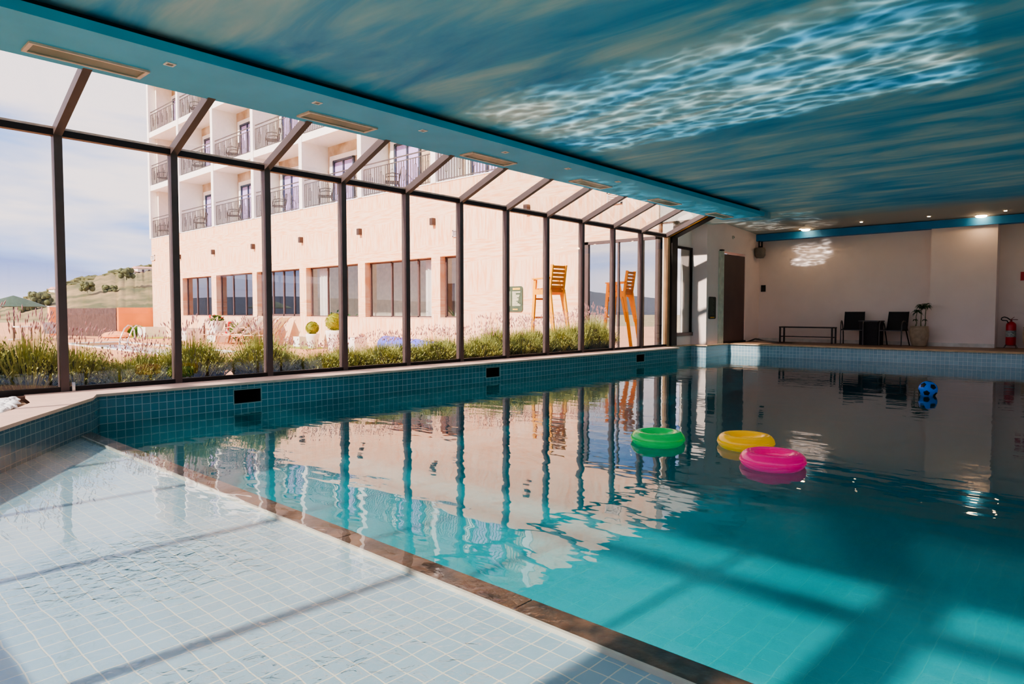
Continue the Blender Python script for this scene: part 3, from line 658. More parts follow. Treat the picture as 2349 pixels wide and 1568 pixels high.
p = at(2341, 638, 1, 20.54)
sg = empty('safety_sign', (p.x, 20.54, 1.98), 0, 'small red safety sign on the white wall above the fire extinguisher', 'sign')
MB().box(0, .26, -.01, 0, 0, .21).build('plate', red_paint, sg); MB().box(.11, .15, -.013, -.01, .03, .15).box(.10, .12, -.013, -.01, .15, .18).build('pictogram', mat('sign_white', (230, 220, 215), .5), sg)
# wall fittings
sw = empty('wall_switch', (-8.02, 20.3, 1.93), 0, 'small black switch plate on the white wall right of the brown door', 'switch')
MB().rbox(-.07, .07, -.02, 0, -.1, .1, .005).build('plate', mat('black_plate', (14, 12, 13), .4), sw); MB().box(-.03, .03, -.026, -.02, -.03, .03).build('rocker', mat('black_rocker', (28, 26, 28), .3), sw)
sp = empty('wall_speaker', (-8.0, 19.95, 3.1), 0, 'small hooded speaker hanging on a bracket under the left end of the blue beam', 'speaker')
MB().lathe([(0, -.28), (.10, -.27), (.15, -.18), (.16, -.02), (.13, .04), (.0, .05)], 18).build('cone', mat('speaker_grey', (112, 104, 98), .6), sp); MB().box(-.05, -.02, -.02, .02, .03, .25).box(.03, .07, -.02, .02, .03, .22).box(-.05, .07, -.02, .02, .05, .09).build('bracket', black_m, sp)
dt = empty('smoke_detector', (DX, 18.35, 3.33), 0, 'small round detector on the white wall above the brown door', 'detector')
MB().lathe([(0, .04), (.045, .035), (.05, 0), (.0, 0)], 14, Matrix.Rotation(pi / 2, 4, 'Y')).build('housing', mat('detector_white', (196, 184, 172), .5), dt); MB().lathe([(0, .045), (.015, .045), (.015, .035)], 8, Matrix.Rotation(pi / 2, 4, 'Y')).build('sensor', black_m, dt)
# dark notice on the pillar side
ns = empty('notice_board', (DX, 16.87, 1.0), 0, 'dark green rules board with rounded corners on the shaded pillar side', 'sign')
def rsign(w_, h_, r_, d, M):
    pts = []
    for (cx, cy, a0) in ((w_ / 2 - r_, h_ / 2 - r_, 0), (-w_ / 2 + r_, h_ / 2 - r_, 90), (-w_ / 2 + r_, -h_ / 2 + r_, 180), (w_ / 2 - r_, -h_ / 2 + r_, 270)):
        for k in range(5): a = R(a0 + 22.5 * k); pts.append((cx + r_ * cos(a), cy + r_ * sin(a)))
    return MB().prism(pts, 0, d, M)
My = Matrix(((0, 0, 1, 0), (1, 0, 0, .21), (0, 1, 0, .32), (0, 0, 0, 1)))
rsign(.44, .60, .05, .015, My).build('board', mat('dark_green_board', (34, 46, 40), .4), ns)
tx = MB()
for k in range(13):
    z = .57 - k * .036; tx.box(.015, .018, .05, .07, z, z + .012); tx.box(.015, .018, .09, .09 + .14 + .12 * ((k * 7) % 5) / 5, z + .002, z + .011)
tx.build('text_lines', mat('faint_lettering', (118, 126, 112), .6), ns)
MB().box(.015, .018, .09, .34, .045, .075).build('yellow_line', mat('sign_yellow', (206, 150, 60), .6), ns)

# pebbles in the corner planter
pb0 = MB().ball((0, 0, 0), .036, 8, (1.25, .9, .6), .12).build('pebble', mat('white_pebble', (246, 240, 238), .6, 0, .04))
inn = [(-8.42, 1.62), (-8.42, -.2), (-5.2, -.2), (-6.85, .95), (-7.35, 1.28), (-7.8, 1.5)]
def inside(x, y, P):
    c = False
    for i in range(len(P)):
        x1, y1 = P[i]; x2, y2 = P[i - 1]
        if (y1 > y) != (y2 > y) and x < (x2 - x1) * (y - y1) / (y2 - y1) + x1: c = not c
    return c
rp = random.Random(5); cnt = 0
spots = []
while len(spots) < 1500:
    x, y = rp.uniform(-8.42, -6.6), rp.uniform(.5, 1.62)
    if inside(x, y, inn): spots.append((x, y))
def seen(x, y):
    d = Vector((x, y, .28)) - Vector((0, 0, EYE)); return CX + FPX * d.dot(_rt) / d.dot(_fw)
spots = sorted(spots, key=lambda s: -seen(*s))
vis = [s for s in spots if seen(*s) > -30]
for i, (x, y) in enumerate(vis[:270]):
    o = pb0 if i == 0 else pb0.copy()
    if i: col.objects.link(o)
    s_ = rp.uniform(.6, 1.35); o.location = (x, y, .283 + rp.uniform(0, .03)); o.rotation_euler = (rp.uniform(-.4, .4), rp.uniform(-.4, .4), rp.uniform(0, 6)); o.scale = (s_, s_, s_)
    tag(o, 'white pebble lying in the corner planter beside the slanted coping', 'pebble', 'white pebbles in the corner planter')
bed = MB()
for (x, y) in vis[270:] + [s for s in spots if seen(*s) <= -30]: bed.ball((x, y, .285), .035 * rp.uniform(.7, 1.3), 6, (1.25, .95, .6))
tag(bed.build('pebble_bed', MATS['white_pebble']), 'bed of white pebbles under the counted ones in the corner planter', 'pebbles', kind='stuff')

exec_outdoor = True
# ================================================================== HOTEL
HY, HG = 15.6, ZG                      # facade plane, ground
F0, FS = -44.09, 4.376                 # first fin, fin spacing
fx = [F0 + FS * i for i in range(9)]
ZS = [5.71, 8.9, 12.1, 15.3]           # balcony floors
H = empty('hotel_building', (-26, HY, HG), 0, 'peach rendered hotel block with white framed balconies beyond the glass', 'building')
def hb(mb, name, m, parent=None, smooth=None):
    par = parent or H
    L = Vector((-26, HY, HG)); mb.v = [(x - L.x, y - L.y, z - L.z) for x, y, z in mb.v]
    o = mb.build(name, m, par, smooth); return o
WINS = [(at(a, 700, 1, HY).x, at(b, 700, 1, HY).x) for a, b in ((420, 486), (497, 580), (590, 688), (703, 822), (838, 990), (1010, 1057))]
WZ0, WZ1 = 1.02, 3.14
GLX0, GLX1 = at(1342, 700, 1, HY).x, -8.95
w = MB(); w.box(F0, GLX0, HY, HY + .35, HG, WZ0).box(F0, GLX1 + .0, HY, HY + .35, 3.2, ZS[0]).box(F0, GLX0, HY, HY + .35, WZ1, 3.2)
w.box(fx[7] - .1, GLX1, HY, HY + .35, ZS[0], 19)
xx = F0
for a, b in WINS: w.box(xx, a, HY, HY + .35, WZ0, WZ1); xx = b
w.box(xx, GLX0, HY, HY + .35, WZ0, WZ1)
hb(w, 'facade_wall', facade_m)
hb(MB().box(F0, F0 + .35, HY + .35, HY + 14, HG, 18.9), 'side_wall', hotel_cream)
hb(MB().box(F0 - .1, GLX1, HY - .1, HY + 14, 18.9, 19.3), 'roof', cream_edge)
hb(MB().box(F0 + .35, GLX1, HY + 1.27, HY + 1.45, ZS[0], 18.9), 'balcony_back_wall', marble)
for z in ZS[:3] + [ZS[3]]:
    hb(MB().box(F0, fx[7], HY - .02, HY + 1.75, z - (.02 if z == ZS[0] else .30), z + .02), 'balcony_slab', cream_edge)
for x in fx[:8]:
    hb(MB().box(x - .13, x + .13, HY - .05, HY + 1.75, ZS[0], 18.9), 'partition_wall', cream_edge)
door_o = None
def balcony_door(x, z):
    f = MB().box(x, x + .09, HY + 1.18, HY + 1.27, z, z + 2.2).box(x + 1.5, x + 1.59, HY + 1.18, HY + 1.27, z, z + 2.2).box(x + .76, x + .83, HY + 1.18, HY + 1.27, z, z + 2.12).box(x, x + 1.59, HY + 1.18, HY + 1.27, z + 2.12, z + 2.2)
    o = hb(f, 'balcony_door', mat('slate_door_frame', (62, 70, 88), .5)); oc = Vector((-26, HY, HG))
    c = MB(); n = 22
    for k in range(n):
        a = x + .1 + 1.4 * k / n; b = x + .1 + 1.4 * (k + 1) / n; ya = HY + 1.24 + .015 * (k % 2); yb = HY + 1.24 + .015 * ((k + 1) % 2)
        c.quad((a, ya, z + .05), (b, yb, z + .05), (b, yb, z + 2.1), (a, ya, z + 2.1))
    hb(c, 'curtain', lilac, o)
    hb(MB().box(x - .28, x - .06, HY + 1.21, HY + 1.27, z, z + 2.2).box(x - .28, x + 1.75, HY + 1.21, HY + 1.27, z + 2.2, z + 2.42), 'surround', cream_edge, o)
def railing(x0, x1, z):
    r = MB(); yb = HY + .08
    r.box(x0, x1, yb - .02, yb + .02, z + 1.22, z + 1.26).box(x0, x1, yb - .015, yb + .015, z + 1.06, z + 1.09).box(x0, x1, yb - .015, yb + .015, z + .08, z + .11)
    n = 30
    for k in range(n + 1):
        x = x0 + (x1 - x0) * k / n
        m_ = k % 5
        if m_ in (0, 1, 2): r.box(x - .011, x + .011, yb - .01, yb + .01, z + .0, z + 1.06)
        elif m_ == 3:
            r.box(x - .011, x + .011, yb - .01, yb + .01, z + .1, z + .35).box(x - .011, x + .011, yb - .01, yb + .01, z + .85, z + 1.06)
            r.box(x - .045, x - .03, yb - .01, yb + .01, z + .35, z + .85).box(x + .03, x + .045, yb - .01, yb + .01, z + .35, z + .85).box(x - .045, x + .045, yb - .01, yb + .01, z + .34, z + .36).box(x - .045, x + .045, yb - .01, yb + .01, z + .84, z + .86)
        else: r.box(x - .011, x + .011, yb - .01, yb + .01, z + .08, z + .72)
    hb(r, 'railing', iron)
vis_b = {0: 7, 1: 7, 2: 5, 3: 3}
for fi, z in enumerate(ZS):
    for b in range(7):
        if b < vis_b[fi]:
            railing(fx[b] + .14, fx[b + 1] - .14, z)
            balcony_door(fx[b] + .62, z)
# ground floor windows
def hwin(a, b, mull, gm, curt=None, sill=False):
    f = MB(); y0, y1 = HY + .24, HY + .31
    f.box(a, b, y0, y1, WZ0, WZ0 + (.10 if sill else .04)).box(a, b, y0, y1, WZ1 - .05, WZ1).box(a, a + .06, y0, y1, WZ0, WZ1).box(b - .06, b, y0, y1, WZ0, WZ1)
    for m_ in mull: f.box(m_ - .035, m_ + .035, y0, y1, WZ0, WZ1)
    o = hb(f, 'window', win_frame)
    hb(MB().quad((a, HY + .28, WZ0), (b, HY + .28, WZ0), (b, HY + .28, WZ1), (a, HY + .28, WZ1)), 'pane', gm, o)
    hb(MB().box(a - .03, b + .03, HY - .01, HY + .02, WZ0 - .04, WZ0), 'sill', mat('peach_sill', (236, 190, 158), .8), o)
    if curt:
        c = MB(); n = max(6, int((curt[1] - curt[0]) / .06)); 
        for k in range(n):
            xa = curt[0] + (curt[1] - curt[0]) * k / n; xb = curt[0] + (curt[1] - curt[0]) * (k + 1) / n
            ya = HY + .5 + .05 * sin(k * 1.7); yb = HY + .5 + .05 * sin((k + 1) * 1.7)
            c.quad((xa, ya, WZ0 - .3), (xb, yb, WZ0 - .3), (xb, yb, WZ1 + .1), (xa, ya, WZ1 + .1))
        c.smooth = True; hb(c, 'curtain', curtain_w, o)
X = lambda px: at(px, 700, 1, HY).x
hwin(*WINS[0], [X(443), X(466)], dark_glass)
hwin(*WINS[1], [X(525), X(554)], dark_glass)
hwin(*WINS[2], [X(616), X(640), X(664)], dark_glass, (X(678), X(692)), True)
hwin(*WINS[3], [X(741), X(783)], room_glass, (X(711), X(736)))
hwin(*WINS[4], [X(887), X(948)], room_glass, (X(953), X(996)))
hwin(*WINS[5], [], room_glass)
hb(MB().box(F0 + .4, WINS[2][1] + .2, HY + 4, HY + 4.1, HG, 5.6), 'dark_room_wall', mat('dark_room', (52, 48, 52), .9))
hb(MB().box(WINS[3][0] - .3, GLX0, HY + 2.6, HY + 2.7, HG, 5.6).box(WINS[3][0] - .3, WINS[3][0] - .2, HY + .36, HY + 2.6, HG, 5.6).box(WINS[3][0] - .3, GLX0, HY + .36, HY + 2.6, HG, -.1), 'room_wall', mat('emissive_room_wall', (190, 178, 166), .9, emit=.2))  # faint emission in the wall material imitates a lit interior
hb(MB().box(X(893), X(925), HY + 2.5, HY + 2.6, .3, 2.35), 'room_door', mat('brown_room_door', (120, 96, 80), .6))
hb(MB().box(X(868), X(873), HY + 2.54, HY + 2.6, 1.9, 2.5).box(X(877), X(884), HY + 2.54, HY + 2.6, 1.75, 2.35), 'wall_panel', mat('brown_panel', (140, 108, 92), .6))
def indoor_plant(px, lab, seed, n, sc_):
    q = random.Random(seed); p = at(px, 700, 1, HY + 1.3); t = empty('indoor_plant', (p.x, HY + 1.3, -.1), 0, lab, 'plant', 'leafy plants behind the hotel windows')
    MB().lathe([(0, 0), (.2, 0), (.28, .5), (.25, .5), (.24, .45), (0, .45)], 16).build('pot', mat('terracotta_pot', (206, 104, 56), .7), t)
    st_ = MB(); lf = MB()
    for k in range(n):
        a = q.uniform(0, 6.28); L = q.uniform(.6, 1.3) * sc_; e = q.uniform(.1, .55) * sc_; tip = Vector((cos(a) * e, sin(a) * e, .45 + L)); st_.tube([(0, 0, .4), (cos(a) * e * .4, sin(a) * e * .4, .45 + L * .7), tip], .012, 5)
        d = Vector((cos(a), sin(a), -.25)).normalized(); s__ = Vector((-sin(a), cos(a), 0)); w_ = .13 * sc_; l_ = .5 * sc_
        lf.add([tip - d * .05, tip + d * l_ * .35 + s__ * w_, tip + d * l_ * .75 + s__ * w_ * .7, tip + d * l_ + Vector((0, 0, -.08)), tip + d * l_ * .75 - s__ * w_ * .7, tip + d * l_ * .35 - s__ * w_], [(0, 1, 2, 3, 4, 5)])
    st_.build('stems', green_stem, t); lf.build('leaves', green_stem, t)
green_stem = mat('bright_indoor_leaf', (44, 140, 66), .4, 0, .2, 6)
indoor_plant(752, 'dark green plant behind the window with the left curtain', 31, 9, 1.0)
indoor_plant(800, 'plant in an orange pot behind the window left of the dark post', 32, 6, .8)
indoor_plant(1052, 'bright green broad leaved plant in the narrow rightmost hotel window', 33, 6, 1.15)
# big mirror glazing at the right end
o = hb(MB().box(GLX0, GLX0 + .12, HY - .03, HY + .1, HG, 3.2).box(GLX0, GLX1, HY - .03, HY + .1, 3.12, 3.2).box(GLX1 - .08, GLX1, HY - .03, HY + .1, HG, 3.2).box(GLX0, GLX1, HY - .03, HY + .1, .1, .2).box(X(1416), X(1416) + .05, HY - .01, HY + .1, .2, 3.12), 'glass_screen', bronze)
hb(MB().quad((GLX0 + .1, HY + .02, .18), (GLX1, HY + .02, .18), (GLX1, HY + .02, 3.14), (GLX0 + .1, HY + .02, 3.14)), 'pane', mirror_glass, o)
hb(MB().box(GLX0, GLX1, HY + .3, HY + .35, HG, 3.2), 'dark_backing', mat('screen_dark', (60, 62, 66), .9), o)
# wall lights, vents, sign
wl = None
wl_lab = ['dark square wall light under the third white fin from the left corner', 'dark square wall light under the fourth white fin from the left corner', 'dark square wall light under the fifth white fin from the left corner',
          'dark square wall light above the gap beside the wide curtained window', 'dark square wall light nearest the small grey louvre vent', 'dark square wall light high above the green rules board', 'dark square wall light under the second white fin from the left corner']
for i, (px, py) in enumerate([(489, 579), (582, 565), (692, 549), (829, 532), (998, 507), (1212, 478), (412, 590)]):
    p = at(px, py, 1, HY); 
    if wl is None:
        wl = empty('wall_light', (p.x, HY, 4.37)); MB().rbox(-.075, .075, -.16, 0, -.12, .12, .01).build('body', mat('dark_lantern', (86, 66, 58), .5, .3), wl); MB().box(-.05, .05, -.13, -.03, -.13, -.12).build('lens', mat('dull_lens', (190, 180, 160), .3), wl); o = wl
    else: o = copy_tree(wl)
    o.location = (F0 + FS * (2 + i) if i < 5 else p.x if i == 5 else F0 + FS, HY, 4.37); tag(o, wl_lab[i], 'wall light', 'square wall lights on the hotel facade')
for (a, b, c, d, lab, m_) in ((1040, 528, 1057, 542, 'grey louvre vent on the peach wall above the rightmost window', (196, 182, 180)), (347, 586, 356, 597, 'small white louvre vent near the left corner of the hotel', (226, 214, 206)), (1394, 442, 1428, 466, 'pale wide louvre vent high on the peach wall seen through the slanted panes', (244, 222, 204))):
    p, q = at(a, b, 1, HY), at(c, d, 1, HY); t = empty('louvre_vent', (p.x, HY, q.z), 0, lab, 'vent', 'louvre vents on the hotel facade')
    W_, H_ = q.x - p.x, p.z - q.z; m2 = mat('vent_' + str(a), m_, .6)
    MB().box(0, .04, -.05, 0, 0, H_).box(W_ - .04, W_, -.05, 0, 0, H_).box(0, W_, -.05, 0, 0, .04).box(0, W_, -.05, 0, H_ - .04, H_).build('frame', m2, t)
    l = MB(); n = 5
    for k in range(n): z = .05 + (H_ - .1) * k / n; l.box(.04, W_ - .04, -.04, -.01, z, z + (H_ - .1) / n * .6)
    l.build('louvres', m2, t)
p, q = at(1167, 657, 1, HY), at(1200, 715, 1, HY)
t = empty('rules_board', ((p.x + q.x) / 2, HY - .001, (p.z + q.z) / 2), 0, 'tall green rules board with yellow heading on the peach facade, left of the lifeguard chair', 'sign')
Mx = Matrix(((-1, 0, 0, 0), (0, 0, -1, 0), (0, 1, 0, 0), (0, 0, 0, 1)))
SW, SH_ = q.x - p.x, p.z - q.z
rsign(SW, SH_, .09, .03, Mx).build('board', mat('sage_green_board', (78, 94, 72), .5), t)
l = MB(); yl = MB(); q_ = random.Random(2)
for k in range(17):
    z = SH_ / 2 - .18 - k * (SH_ - .34) / 17; l.box(-SW / 2 + .06, -SW / 2 + .10, -.034, -.03, z, z + .03); l.box(-SW / 2 + .18, -SW / 2 + .18 + (SW - .26) * q_.uniform(.4, 1), -.034, -.03, z, z + .022)
yl.box(-SW / 2 + .2, SW / 2 - .1, -.034, -.03, SH_ / 2 - .11, SH_ / 2 - .05).box(-SW / 2 + .2, SW / 2 - .2, -.034, -.03, -SH_ / 2 + .06, -SH_ / 2 + .10)
l.build('text_lines', mat('pale_lettering', (200, 200, 168), .6), t); yl.build('yellow_heading', mat('yellow_lettering', (236, 190, 70), .6), t)

# balcony chairs ------------------------------------------------------
def bchair():
    t = empty('balcony_chair', (0, 0, 0)); m_ = mat('dark_iron_chair', (74, 66, 66), .5, .3)
    for sx in (-1, 1):
        MB().tube([(sx * .27, -.25, 0), (sx * .25, -.24, .42), (sx * .27, -.2, .66), (sx * .28, 0, .70), (sx * .26, .2, .68)], .018, 6).build('front_leg_and_arm', m_, t)
        MB().tube([(sx * .25, .28, 0), (sx * .23, .22, .42), (sx * .23, .3, .9)], .018, 6).build('rear_leg', m_, t)
    MB().rbox(-.25, .25, -.25, .25, .42, .45, .08).build('seat', m_, t)
    MB().tube([(-.23, .3, .9), (0, .32, .95), (.23, .3, .9)], .02, 6).tube([(-.23, .26, .68), (0, .28, .70), (.23, .26, .68)], .015, 6).tube([(-.1, .24, .45), (-.12, .3, .92)], .012, 5).tube([(.1, .24, .45), (.12, .3, .92)], .012, 5).build('backrest', m_, t)
    return t
BC = None
spots_bc = [(0, 375, 'lowest balcony row in the first bay from the left'), (0, 459, 'lowest balcony row in the second bay'), (0, 537, 'lowest balcony row in the third bay'), (0, 641, 'lowest balcony row in the fourth bay'), (0, 748, 'lowest balcony row in the fifth bay'), (0, 900, 'lowest balcony row in the sixth bay'),
            (1, 377, 'second balcony row in the first bay'), (1, 458, 'second balcony row in the second bay'), (1, 537, 'second balcony row in the third bay'), (1, 628, 'second balcony row in the fourth bay'), (2, 455, 'third balcony row in the second bay')]
for fl_, px, lab in spots_bc:
    p = at(px, 500, 1, HY + .6)
    if BC is None: BC = bchair(); o = BC
    else: o = copy_tree(BC)
    o.location = (p.x, HY + .6, ZS[fl_] + .02); o.rotation_euler = (0, 0, R(-35)); o.scale = (1.15,) * 3
    tag(o, 'dark iron chair on the ' + lab, 'chair', 'iron chairs on the hotel balconies')

# ================================================================== TERRACE THINGS
def G(px, py): p = at(px, py, 2, ZG); return p
# lifeguard chair (front and ladder to the left)
lx, ly = at(1262, 700, 1, 13.9).x, 13.9
lg = empty('lifeguard_chair', (lx, ly, ZG), R(-6), 'tall orange wooden lifeguard chair standing on the terrace in front of the peach wall', 'lifeguard chair')
for sy in (-1, 1):
    MB().bar((-.46, sy * .29, 0), (-.31, sy * .25, 2.36), .09, .05, (0, 1, 0)).build('front_leg', orange_wood, lg)
    MB().bar((.56, sy * .30, 0), (.24, sy * .26, 2.08), .09, .05, (0, 1, 0)).build('rear_leg', orange_wood, lg)
    MB().bar((-.38, sy * .26, 2.38), (.28, sy * .26, 2.40), .10, .035).build('armrest', orange_wood, lg)
    MB().bar((.22, sy * .25, 1.98), (.33, sy * .25, 2.74), .08, .045, (0, 1, 0)).build('back_post', orange_wood, lg)
    MB().bar((-.36, sy * .275, 2.03), (.28, sy * .275, 2.03), .04, .14).build('side_rail', orange_wood, lg)
    MB().bar((.06, sy * .26, 2.36), (.34, sy * .29, 1.2), .07, .04, (0, 1, 0)).build('brace', orange_wood, lg)
for k in range(7):
    f = k / 6; MB().bar((.235 + .095 * f, -.23, 2.06 + .62 * f), (.235 + .095 * f, .23, 2.06 + .62 * f), .025, .075, (.15, 0, 1)).build('back_slat', orange_dark, lg)
for k in range(4): MB().box(-.34 + k * .145, -.22 + k * .145, -.25, .25, 2.10, 2.13).build('seat_slat', orange_dark, lg)
for z in (.35, .85, 1.35, 1.85):
    f = z / 2.36; MB().bar((-.46 + .15 * f, -.27, z), (-.46 + .15 * f, .27, z), .035, .05).build('rung', orange_dark, lg)
MB().bar((.5, -.29, .4), (.5, .29, .4), .04).build('rear_stretcher', orange_wood, lg)

# sun loungers near the wall: long axis along X, head at +X
def lounger():
    t = empty('sun_lounger', (0, 0, 0)); m_ = mat('copper_tube', (200, 154, 126), .4, .3); f_ = mat('cream_sling', (248, 236, 226), .8)
    for sy in (-1, 1):
        MB().tube([(-1.1, sy * .33, .36), (-.5, sy * .33, .40), (.2, sy * .33, .40), (.32, sy * .33, .45), (.95, sy * .33, 1.08), (1.05, sy * .33, 1.11)], .02, 6).build('side_rail', m_, t)
        MB().tube([(-.95, sy * .36, 0), (-.85, sy * .36, .30), (-.65, sy * .36, .42)], .018, 6).build('leg', m_, t)
        MB().tube([(-.3, sy * .36, .02), (-.15, sy * .36, .4), (.05, sy * .36, .66), (.3, sy * .36, .70), (.55, sy * .36, .56), (.72, sy * .36, .2), (.78, sy * .36, 0)], .018, 6).build('arm_hoop', m_, t)
        MB().tube([(.25, sy * .3, .4), (.15, sy * .3, .0), (.78, sy * .3, .03)], .014, 5).build('leg', m_, t)
    MB().add([(-1.08, -.31, .37), (.2, -.31, .41), (.2, .31, .41), (-1.08, .31, .37), (.32, -.31, .46), (.32, .31, .46), (.97, -.31, 1.09), (.97, .31, 1.09)], [(0, 1, 2, 3), (1, 4, 5, 2), (4, 6, 7, 5)]).build('sling', f_, t)
    return t
LG = None
for i, (px, py, lab) in enumerate([(568, 786, 'leftmost cream sun lounger beside the red flowering shrub'), (598, 788, 'second cream sun lounger from the left in the row'), (624, 789, 'third cream sun lounger, mostly hidden behind the dark glazing post'), (648, 791, 'rightmost cream sun lounger beside the two square wall shadows')]):
    p = G(px, py); o = lounger() if LG is None else copy_tree(LG)
    LG = LG or o
    o.location = (p.x, min(p.y, 14.5), ZG); o.rotation_euler = (0, 0, R(30)); o.scale = (1.15,) * 3; tag(o, lab, 'sun lounger', 'cream sun loungers by the peach wall')
# topiary pots
def topiary(px, pw, hpot, rb, lab, seed, Y):
    p = at(px, 780, 1, Y); t = empty('topiary_pot', (p.x, Y, ZG), 0, lab, 'topiary', 'round topiaries in white pots')
    MB().lathe([(0, 0), (pw * .62, 0), (pw * .68, .04), (pw, hpot * .82), (pw * 1.02, hpot * .97), (pw * .98, hpot), (pw * .88, hpot), (pw * .85, hpot - .08), (0, hpot - .08)], 24).build('pot', stucco_w, t)
    MB().tube([(0, 0, hpot - .1), (.02, 0, hpot + .25)], .03, 6).build('trunk', stem_m, t)
    b = MB(); q = random.Random(seed); b.ball((0, 0, hpot + rb * .95), rb * .93, 20, jit=.05)
    for k in range(900):
        z = q.uniform(-1, 1); a = q.uniform(0, 2 * pi); r_ = (1 - z * z) ** .5; n = Vector((r_ * cos(a), r_ * sin(a), z)); c = n * rb * q.uniform(.92, 1.04) + Vector((0, 0, hpot + rb * .95))
        u = n.orthogonal().normalized() * .03; v_ = n.cross(u).normalized() * .03; u = (u * cos(a) + v_ * sin(a)); b.add([c - u, c + n * .03, c + u], [(0, 1, 2)])
    b.build('foliage', topi, t, smooth=False)
topiary(717, .27, .60, .25, 'small round topiary in a white tapered pot, the left and smaller one', 3, 14.9)
topiary(768, .34, .80, .33, 'large round topiary in a white tapered pot, the right and taller one', 4, 14.4)
# white cube planters
for px0, px1, py, ztop, Y, lab in ((433, 466, 778, 752, 15.0, 'white cube planter left of the tall flower pot'), (497, 530, 780, 757, 15.1, 'white cube planter right of the tall flower pot'), (808, 840, 803, 773, 14.6, 'white cube planter right of the larger topiary'), (342, 372, 775, 749, 15.1, 'white low cube planter at the left corner of the hotel'), (685, 708, 795, 771, 15.2, 'white cube planter left of the smaller topiary')):
    a, b = at(px0, py, 1, Y), at(px1, py, 1, Y); h_ = at(px0, ztop, 1, Y).z - ZG; w_ = (b.x - a.x) * .62
    t = empty('cube_planter', (a.x + w_ / 2, Y, ZG), 0, lab, 'planter', 'white cube planters on the terrace')
    w_ /= 2
    MB().box(-w_, w_, -w_, -w_ + .05, 0, h_).box(-w_, w_, w_ - .05, w_, 0, h_).box(-w_, -w_ + .05, -w_ + .05, w_ - .05, 0, h_).box(w_ - .05, w_, -w_ + .05, w_ - .05, 0, h_).build('tub', stucco_w, t)
    MB().box(-w_ + .05, w_ - .05, -w_ + .05, w_ - .05, .02, h_ - .06).build('soil', soil, t)
# flowering plants
red_f = mat('red_petals', (214, 44, 44), .6, 0, .1); pink_f = mat('pink_petals', (240, 190, 190), .6, 0, .1); green_f = mat('fresh_leaf', (92, 132, 40), .7, 0, .3, 10)
def flowers(t, c, r_, hh, seed, n=260, nf=26):
    q = random.Random(seed); b = MB(); fr = MB(); fp = MB()
    for k in range(n):
        a = q.uniform(0, 2 * pi); z = q.uniform(0, 1); rr = r_ * (1 - z * z * .6) ** .5 * q.uniform(.6, 1.05); p_ = Vector((c[0] + rr * cos(a), c[1] + rr * sin(a), c[2] + z * hh)); d = Vector((cos(a), sin(a), q.uniform(-.3, .8))) * .09; s_ = Vector((-sin(a), cos(a), 0)) * .045
        b.add([p_ - d, p_ - s_, p_ + d, p_ + s_], [(0, 1, 2, 3)])
    for k in range(nf):
        a = q.uniform(0, 2 * pi); z = q.uniform(.3, 1.05); rr = r_ * (1 - z * z * .5) ** .5 if z < 1 else r_ * .6; (fr if k % 3 else fp).ball((c[0] + rr * cos(a), c[1] + rr * sin(a), c[2] + z * hh), .05, 6, jit=.3)
    b.build('foliage', green_f, t); fr.build('red_blooms', red_f, t); fp.build('pink_blooms', pink_f, t)
p = at(497, 778, 1, 14.9); t = empty('flower_pot', (p.x, 14.9, ZG), 0, 'tall white flared pot with red flowers between the two cube planters', 'flower pot')
MB().lathe([(0, 0), (.26, 0), (.28, .03), (.24, .5), (.42, 1.0), (.43, 1.06), (.37, 1.06), (.34, 1.0), (0, 1.0)], 22).build('pot', stucco_w, t); flowers(t, (0, 0, 1.03), .42, .3, 5, 200, 14)
p = at(548, 772, 1, 15.1); t = empty('flowering_shrub', (p.x, 15.1, ZG), 0, 'green shrub with bright red blooms behind the leftmost sun lounger', 'shrub')
MB().tube([(0, 0, 0), (0, 0, .4)], .05, 6).build('stem', stem_m, t); flowers(t, (0, 0, .15), .62, .85, 6, 420, 40)
for px, lab in ((469, 'thin dark stake standing between the left cube planter and the flower pot'), (519, 'thin dark stake standing behind the right cube planter')):
    p = at(px, 775, 1, 15.2); t = empty('garden_stake', (p.x, 15.2, ZG), 0, lab, 'stake', 'thin stakes by the peach wall')
    MB().box(-.03, .03, -.03, .03, 0, .86).build('rod', mat('stake_brown', (92, 66, 60), .6), t); MB().lathe([(0, .86), (.05, .87), (.05, .91), (0, .93)], 8).build('cap', MATS['stake_brown'], t)
# rolled blue pool cover
a, b = at(882, 790, 1, 13.2), at(1062, 790, 1, 12.6)
t = empty('rolled_pool_cover', (a.x, 13.2, ZG), 0, 'blue rolled pool cover lying on the terrace behind the lavender', 'pool cover')
A = Vector((0, 0, .30)); B = Vector((b.x - a.x, -.9, .24)); rc = .30
zt = at(900, 770, 1, 13.2).z - ZG
MB().tube([A + Vector((0, 0, zt - .6)), A + Vector((.05, 0, zt - .6)), B * .5 + A * .5 + Vector((0, 0, zt - .62)), B + Vector((0, 0, zt - .62))], rc, 16, rs=[.2, .3, .3, .26]).build('roll', mat('blue_cover', (96, 100, 226), .5, 0, .1, 4), t)
sb = MB()
for f in (.15, .5, .85): c_ = A * (1 - f) + B * f + Vector((0, 0, zt - .61)); sb.tube([c_ + Vector((0, .31 * cos(2 * pi * k / 16), .31 * sin(2 * pi * k / 16))) for k in range(16)], .012, 5, True)
sb.build('strap', curtain_w, t)
MB().box(.2, .35, -.25, .25, 0, zt - .5).box(2.9, 3.05, -.8, -.3, 0, zt - .5).build('cradle', stucco_w, t)
